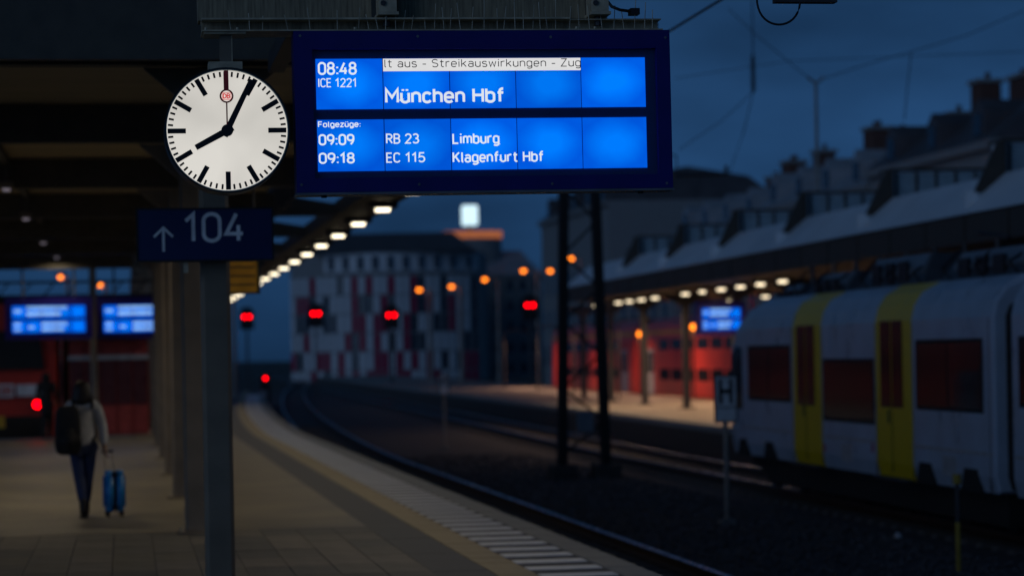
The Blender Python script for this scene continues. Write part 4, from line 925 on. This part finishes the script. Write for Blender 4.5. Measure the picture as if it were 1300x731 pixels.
# ------------------------------------------------------------------ track-side things
def halt_sign(px, py, pt, sw, sh_, label):
    b0 = onz(px, py, GZ); k = (b0 - CAM).dot(FW) / FPX
    t = thing('halt_sign', b0, label, 'sign', 'H signs beside the tracks')
    zt = (py - pt) * k
    MB().tube([(0, .03, 0), (0, .03, zt - .1)], .04, 8).build('pole', M['lamppost'], t)
    hw_ = sw * k / 2; hh = sh_ * k
    MB().box(-hw_, hw_, -.02, .0, zt - hh, zt).build('plate', M['signwhite'], t)
    xz_frame(MB(), -hw_ - .012, hw_ + .012, zt - hh - .012, zt + .012, -hw_ + .01, hw_ - .01, zt - hh + .01, zt - .01, -.026, .006).build('frame', M['black'], t)
    MB().box(-hw_, hw_, -.024, -.018, zt - hh * .70, zt - hh * .68).build('divider', M['black'], t)
    lt_ = MB().box(-hw_ * .62, -hw_ * .34, -.025, -.019, zt - hh * .60, zt - hh * .07).box(hw_ * .34, hw_ * .62, -.025, -.019, zt - hh * .60, zt - hh * .07).box(-hw_ * .34, hw_ * .34, -.0245, -.0195, zt - hh * .38, zt - hh * .29)
    lt_.build('letter', M['mark'], t)
    MB().box(-.12, .12, -.1, .14, 0, .12).build('foot', M['concrete'], t)
halt_sign(924, 668, 477, 28, 58, 'white H stop sign on a pole in front of the white train')
halt_sign(565, 572, 474, 12, 26, 'small distant H stop sign between the tracks')
b0 = onz(1217, 725, GZ)
t = thing('marker_post', b0, 'slim post with yellow lower half at the bottom right', 'post')
MB().tube([(0, 0, 0), (0, 0, .62)], .034, 8).build('lower_part', M['postyellow'], t); MB().tube([(0, 0, .62), (0, 0, 1.12)], .030, 8).build('upper_part', M['steel_dark'], t); MB().tube([(0, 0, 1.1), (0, 0, 1.22)], .055, 10).build('cap', M['postyellow'], t)
b0 = onz(1140, 684, GZ)
q = MB()
q.ball((0, 0, .05), .06, .05, .045, 9, 6); q.v = [(x + random.uniform(-.012, .012), y + random.uniform(-.012, .012), z + random.uniform(-.01, .01)) for x, y, z in q.v]
tag(q.build('paper_scrap', M['litter'], loc=b0), 'crumpled white paper scrap lying on the dark ballast', 'litter')

def lattice_mast(loc, hgt, label, w0=1.0, w1=.55):
    t = thing('catenary_mast', loc, label, 'mast')
    for s in (-1, 1):
        MB().box(s * w0 / 2 - .28, s * w0 / 2 + .28, -.4, .4, 0, .32).build('footing', M['mast2'], t)
        MB().sweep([[(s * w / 2 + a, b_, z) for a, b_ in ((-.1, -.14), (.1, -.14), (.1, .14), (-.1, .14))] for w, z in ((w0, .3), (w1, hgt))]).build('leg', M['mast'], t)
    z = .55; i = 0
    while z < hgt - .5:
        wd = w0 + (w1 - w0) * z / hgt; s = 1 if i % 2 else -1
        MB().tube([(s * wd / 2, 0, z), (-s * wd / 2, 0, z + .75)], .028, 6).build('brace', M['mast'], t); z += .75; i += 1
    MB().box(-.18, .18, -.25, -.1, 1.05, 1.5).build('switch_box', M['roofgear'], t)
    return t
mloc = onz(742, 607, GZ)
M['mast2'] = mat('footing', (0.06, 0.06, 0.06), 0.9)
M['mast'] = mat('mast_paint', (0.010, 0.011, 0.012), 0.7)
lattice_mast(mloc, 10.5, 'dark twin-leg lattice catenary mast between the tracks')
# poles and wires
def wire(name, pts, r, label): tag(MB().tube(pts, r, 6).build(name, M['black'], None, True), label, 'wire', 'overhead wires')
wire('overhead_wire', [(6.1, 4 + i * 8, 5.5 + .0 * i) for i in range(14)], .014, 'overhead wire slanting down to the upper right corner of the board')
D = 58
def P(px, py): return at(px, py, D)
wire('overhead_wire', [P(1300, 14), P(1228, 45), P(1157, 66), P(1100, 82), P(1047, 100)], .011, 'overhead wire rising to the right edge from the forked pole')
wire('overhead_wire', [P(925, 12), P(960, 45), P(1000, 78), P(1027, 100)], .010, 'overhead wire falling from the top edge to the forked pole')
wire('overhead_wire', [P(1157, 66), P(1152, 110), P(1148, 152)], .012, 'short vertical drop wire above the house roofs')
wire('overhead_wire', [P(857, 100), P(1000, 78), P(1300, 66)], .008, 'faint level cross wire high in the sky')
wire('overhead_wire', [P(955, 0), P(955.5, 40), P(956, 70)], .014, 'vertical wire above the hanging insulator')
wire('overhead_wire', [P(956, 118), P(945, 165), P(926, 220)], .012, 'wire slanting down to the left below the insulator')
wire('overhead_wire', [P(955, 118), P(915, 155), P(862, 190)], .010, 'faint wire running from the insulator down to the board')
t = thing('insulator', P(956, 94), 'dark ribbed insulator hanging in the sky right of the board', 'insulator')
MB().tube([(0, 0, -.45), (0, 0, .46)], .035, 8).build('rod', M['black'], t)
for i in range(7): MB().tube([(0, 0, -.36 + i * .11), (0, 0, -.32 + i * .11)], [.085, .05], 10).build('shed', M['insul'], t)
fp = at(1037, 180, 62)
t = thing('forked_pole', (fp.x, fp.y, 0), 'thin grey pole with forked top above the far canopy', 'pole')
zt = at(1037, 104, 62).z
MB().tube([(0, 0, 0), (0, 0, zt)], [.07, .04], 8).build('shaft', M['lamppost'], t)
for s in (-1, 1): MB().tube([(0, 0, zt - .05), (s * .22, 0, zt + .12)], .035, 6).build('arm', M['lamppost'], t)
ab = at(893, 223, 62)
t = thing('cross_arm', ab, 'dark horizontal catenary arm just right of the board', 'arm')
MB().tube([(-.75, 0, 0), (.65, 0, .03)], .035, 6).build('tube', M['black'], t); MB().tube([(.6, 0, .03), (.6, 0, .25)], .05, 6).build('clamp', M['black'], t); MB().tube([(-.7, 0, 0), (-.7, 0, .5), (-.9, 2, .9)], .02, 6).build('stay', M['black'], t)

# signals
def signal(px, py, d, label, two=True):
    p = at(px, py, d)
    t = thing('railway_signal', (p.x, p.y, GZ - .2), label, 'signal', 'railway signals showing red')
    z = p.z - GZ + .2
    MB().tube([(0, .2, 0), (0, .2, z + .5)], .09, 8).build('mast', M['steel_dark'], t)
    MB().prism([(-.55, z - 1.0), (.55, z - 1.0), (.55, z + .45), (.3, z + .75), (-.3, z + .75), (-.55, z + .45)], 'y', 0, .12).build('head', M['black'], t)
    for s in (-1, 1) if two else (0,):
        q = MB().tube([(s * .20, -.02, z), (s * .20, -.0, z)], .112, 14).build('lens', M['redlamp'], t)
        MB().sweep([[(s * .21 + r * math.cos(a), y, z + r * math.sin(a)) for a in [math.pi * i / 10 for i in range(11)]] for y, r in ((0, .16), (-.2, .155))], close=False, cap=False).build('hood', M['black'], q)
signal(313.5, 402, 190, 'red signal just right of the canopy columns')
signal(401, 398, 175, 'red signal in front of the left part of the checkered building')
signal(497, 400, 175, 'red signal in front of the right part of the checkered building')
signal(673, 387.5, 165, 'red signal left of the lattice mast')
p = at(337, 480, 150)
t = thing('ground_signal', (p.x, p.y, GZ), 'small low red light at the far end of the platform', 'signal')
z = p.z - GZ
MB().box(-.3, .3, 0, .2, 0, z + .25).build('housing', M['black'], t); MB().tube([(0, -.03, z), (0, 0, z)], .08, 12).build('lens', M['redlamp'], t)

# yard lamps
YL = [(532, 368, 13, 'orange yard lamp leftmost in front of the checkered building'), (573, 364, 11, 'orange yard lamp at the right end of the checkered building'), (615, 355, 17, 'orange yard lamp below the glowing rooftop sign'),
      (664, 344, 18, 'orange yard lamp left of the lattice mast above a red signal'), (699, 344, -18, 'orange yard lamp close to the left leg of the lattice mast'), (725, 328.5, 12, 'highest orange yard lamp between the legs of the lattice mast'),
      (77, 352, 9, 'orange lamp above the left small departure board'), (127, 362, 8, 'orange lamp above the second small departure board'), (288, 375, 8, 'orange lamp beneath the amber hanging panel')]
for px, py, off, lab in YL:
    d = 170 if px > 300 else 120
    p = at(px, py, d); q = at(px + off, py, d)
    t = thing('yard_lamp', (q.x, q.y, GZ - .2), lab, 'street lamp', 'orange yard lamps'); z = p.z - GZ + .2; dx = p.x - q.x
    MB().tube([(0, 0, 0), (0, 0, z)], [.14, .09], 8).build('pole', M['lamppost'], t)
    MB().tube([(0, 0, z - .05), (dx * .6, 0, z + .18), (dx, 0, z + .12)], .05, 6).build('arm', M['lamppost'], t)
    MB().ball((dx, 0, z), .13 if d < 150 else .19, .13 if d < 150 else .17, .09 if d < 150 else .13).build('bulb', M['sodium'], t, True)
    MB().prism([(dx - .32, z + .10), (dx + .32, z + .10), (dx + .2, z + .24), (dx - .2, z + .24)], 'y', -.2, .2).build('hood', M['steel_dark'], t)

# ------------------------------------------------------------------ buildings
def facade_building():
    d = 300; k = d / FPX
    c = at(485, 490, d); zb = -1.5
    t = thing('checkered_building', (c.x, c.y, zb), 'large building with red, white and dark checkered panels beyond the tracks', 'building', None, -TH - R(3))
    wd = 122 * k
    def z(py): return at(485, py, d).z - zb
    def cv(x): return 5.0 * (x / wd) ** 2
    fx = [-wd + 2 * wd * i / 20 for i in range(21)]
    MB().prism([(x, cv(x)) for x in fx] + [(wd, 22), (-wd, 22)], 'z', 0, z(318)).build('wall', M['wall_grey'], t)
    MB().prism([(x, cv(x) - .3) for x in fx[4:]] + [(wd, 20), (fx[4], 20)], 'z', z(345), z(320)).build('attic_storey', M['panel_white'], t)
    MB().sweep([[(-wd * .70, -.6, z(320)), (wd * 1.0, -.6, z(320)), (wd * 1.0, 20, z(320)), (-wd * .70, 20, z(320))], [(-wd * .45, 6, z(293)), (wd * .72, 6, z(293)), (wd * .72, 14, z(293)), (-wd * .45, 14, z(293))]]).build('roof', M['tile'], t)
    for i in range(10):
        x = -wd * .55 + i * wd * .158; o_ = cv(x + wd * .03); f = MB().box(x, x + wd * .06, o_ - .5, o_ + .4, z(341), z(325)).build('window', M['panel_blue'], t); MB().box(x, x + wd * .06, o_ - .6, o_ - .3, z(342.3), z(341)).build('sill', M['wall_grey'], f)
    rows = [z(py) for py in (350, 374, 398, 422, 446, 470)]
    random.seed(3); nc = 26; cw = 2 * wd / nc
    pm = {}
    for key in ('panel_red', 'panel_white', 'panel_blue'):
        me_ = MB().cbox(.08, cw - .08, -.12, .02, .08, 24 * k - .08, .03).mesh('facade_panel'); me_.materials.append(M[key]); pm[key] = me_
    for r, zz in enumerate(rows):
        for cc in range(nc):
            key = random.choice(['panel_red', 'panel_red', 'panel_red', 'panel_white', 'panel_white', 'panel_blue', 'panel_blue'])
            if (cc + r // 2) % 4 == 0: key = 'panel_white'
            put('window' if key == 'panel_blue' else 'facade_panel', pm[key], None, t, loc=(-wd + cc * cw, cv(-wd + cc * cw) - (.08 if key != 'panel_blue' else -.12), zz - 24 * k)).rotation_euler.z = math.atan((cv(-wd + (cc + 1) * cw) - cv(-wd + cc * cw)) / cw)
facade_building()
random.seed(11)
def block(name, px0, px1, pt, d, depth, label, mwall, roof=None, prise=0, wins=(0, 0), rz=None):
    k = d / FPX; c = at((px0 + px1) / 2, 480, d); wd = (px1 - px0) / 2 * k; zt = at((px0 + px1) / 2, pt, d).z + 1.5
    t = thing(name, (c.x, c.y, -1.5), label, 'building', None, -TH if rz is None else rz)
    MB().box(-wd, wd, 0, depth, 0, zt).build('wall', M[mwall], t)
    MB().box(-wd - .3, wd + .3, -.3, depth + .3, zt, zt + .4).build('cornice', M['wall_grey'], t)
    if roof:
        MB().sweep([[(-wd, 0, zt + .4), (wd, 0, zt + .4), (wd, depth, zt + .4), (-wd, depth, zt + .4)], [(-wd * .6, depth * .3, zt + .4 + prise), (wd * .6, depth * .3, zt + .4 + prise), (wd * .6, depth * .7, zt + .4 + prise), (-wd * .6, depth * .7, zt + .4 + prise)]]).build('roof', M[roof], t)
    nx, nz_ = wins
    for i in range(nx):
        for j in range(nz_):
            x = -wd + 2 * wd * (i + .5) / nx; z = zt * (j + .6) / nz_
            f = MB().box(x - wd / nx * .5, x + wd / nx * .5, -.06, .05, z - zt / nz_ * .3, z + zt / nz_ * .22).build('window', M['panel_blue'], t)
            MB().box(x - wd / nx * .6, x + wd / nx * .6, -.15, .0, z - zt / nz_ * .36, z - zt / nz_ * .31).build('sill', M['panel_white'], f)
    return t, wd, zt, k
t, wd, zt, k = block('office_building', 560, 690, 352, 330, 25, 'bluish office block carrying a rooftop terrace lit orange', 'wall_grey', 'slate', 3.5, (8, 5))
# round rooftop terrace and lit cube
q = at(600, 303, 335)
tt = thing('rooftop_terrace', q, 'round rooftop parapet glowing orange above the office block', 'terrace')
RR = 38 * 335 / FPX
b = ring(RR - .25, RR, 0, 1, 40); b.v = [(x, z * .55, y * 1.0) for x, y, z in b.v]; b.build('parapet', M['cove'], tt)
b = disc(RR * .97, 0, 1, 40); b.v = [(x, z * .55, -y * 4) for x, y, z in b.v]; b.build('drum', M['wall_grey'], tt)
q = at(596.5, 286, 335); kk = 335 / FPX
tt = thing('glowing_sign', q, 'glowing white cube sign above the orange rooftop', 'sign')
MB().cbox(-9.5 * kk, 9.5 * kk, -1, 1, 0, 25 * kk, .25).build('light_box', M['cube'], tt); MB().tube([(0, 0, -2.2), (0, 0, .1)], .25, 8).build('stem', M['steel_dark'], tt)
# row of old houses parallel to the tracks on the right
def house(y0, y1, eave, ridge, x0, label, mw, mr, chims, pitchw=6.5, dorm=3):
    t = thing('town_house', (x0, y0, -1), label, 'house', 'old houses behind the far platform')
    Ln = y1 - y0; e = eave + 1; r = ridge + 1
    MB().box(0, 13, 0, Ln, 0, e).build('wall', M[mw], t)
    MB().box(-.35, 13.3, .02, Ln - .02, e, e + .35).build('cornice', M['wall_grey'], t)
    rf = MB().sweep([[(-.3, y, e + .35), (pitchw * .35, y + s * .8, e + (r - e) * .72), (pitchw, y + s * 1.8, r), (13.3 - pitchw * .35, y + s * .8, e + (r - e) * .72), (13.3, y, e + .35)] for y, s in ((0.03, 1), (Ln - .03, -1))]).build('roof', M[mr], t)
    for fy, fx, wy, hh in chims:
        ch_ = MB().cbox(fx - .55, fx + .55, fy * Ln - wy / 2, fy * Ln + wy / 2, e + .6, r + hh, .08).build('chimney', M['brick'], t)
        MB().box(fx - .65, fx + .65, fy * Ln - wy / 2 - .1, fy * Ln + wy / 2 + .1, r + hh, r + hh + .18).build('chimney_cap', M['wall_grey'], ch_)
        for j in range(max(1, int(wy / .7))): yy = fy * Ln - wy / 2 + .35 + j * .7; MB().tube([(fx, yy, r + hh + .15), (fx, yy, r + hh + .5)], .13, 8).build('chimney_pot', M['brick'], ch_)
    for j in range(dorm):
        yy = Ln * (j + .5) / dorm
        dm = MB().prism([(yy - .7, e + .5), (yy + .7, e + .5), (yy + .7, e + 1.7), (yy, e + 2.2), (yy - .7, e + 1.7)], 'x', .15, 2.6).build('dormer', M[mr], t); MB().box(.10, .16, yy - .45, yy + .45, e + .7, e + 1.6).build('pane', M['panel_blue'], dm)
    nw = max(3, int(Ln / 3))
    for j in range(nw):
        for f in range(3):
            yy = Ln * (j + .5) / nw; zz = 2 + f * 3.0
            if zz + 1.8 > e: continue
            wn = MB().box(-.05, .05, yy - .5, yy + .5, zz, zz + 1.6).build('window', M['panel_blue'], t); MB().box(-.14, .02, yy - .6, yy + .6, zz - .12, zz).build('sill', M['wall_grey'], wn)
house(92, 109, 9.8, 12.9, 34.5, 'right-hand old house with wide chimney block against the sky', 'wall_grey', 'tile', [(.62, 5.5, 2.8, .9), (.88, 5, 1.2, 1.1), (.3, 5.5, .9, .4)])
house(109.1, 129, 9.2, 12.3, 34.5, 'old house with pale slate roof left of the wide chimney block', 'wall_grey', 'slate', [(.72, 5, 1.5, 1.1), (.08, 5, .8, .6), (.5, 5, .6, .5)], dorm=4)
house(129.1, 150, 8.8, 11.8, 34.5, 'pinkish old house with several thin chimneys', 'wall_pink', 'slate', [(.12, 4.5, 1.0, 1.1), (.42, 4.5, 1.6, 1.0), (.7, 5, .8, .5)], dorm=4)
house(150.1, 170, 7.0, 9.4, 35, 'dark roofed house just right of the board corner', 'wall_grey', 'tile', [(.3, 5, 1, .7)], dorm=4)
house(178, 208, 13.0, 16.0, 36, 'tall dark house rising behind the lattice mast', 'wall_grey', 'tile', [(.4, 5, 1.2, .8), (.8, 5, 1.2, .8)], dorm=5)
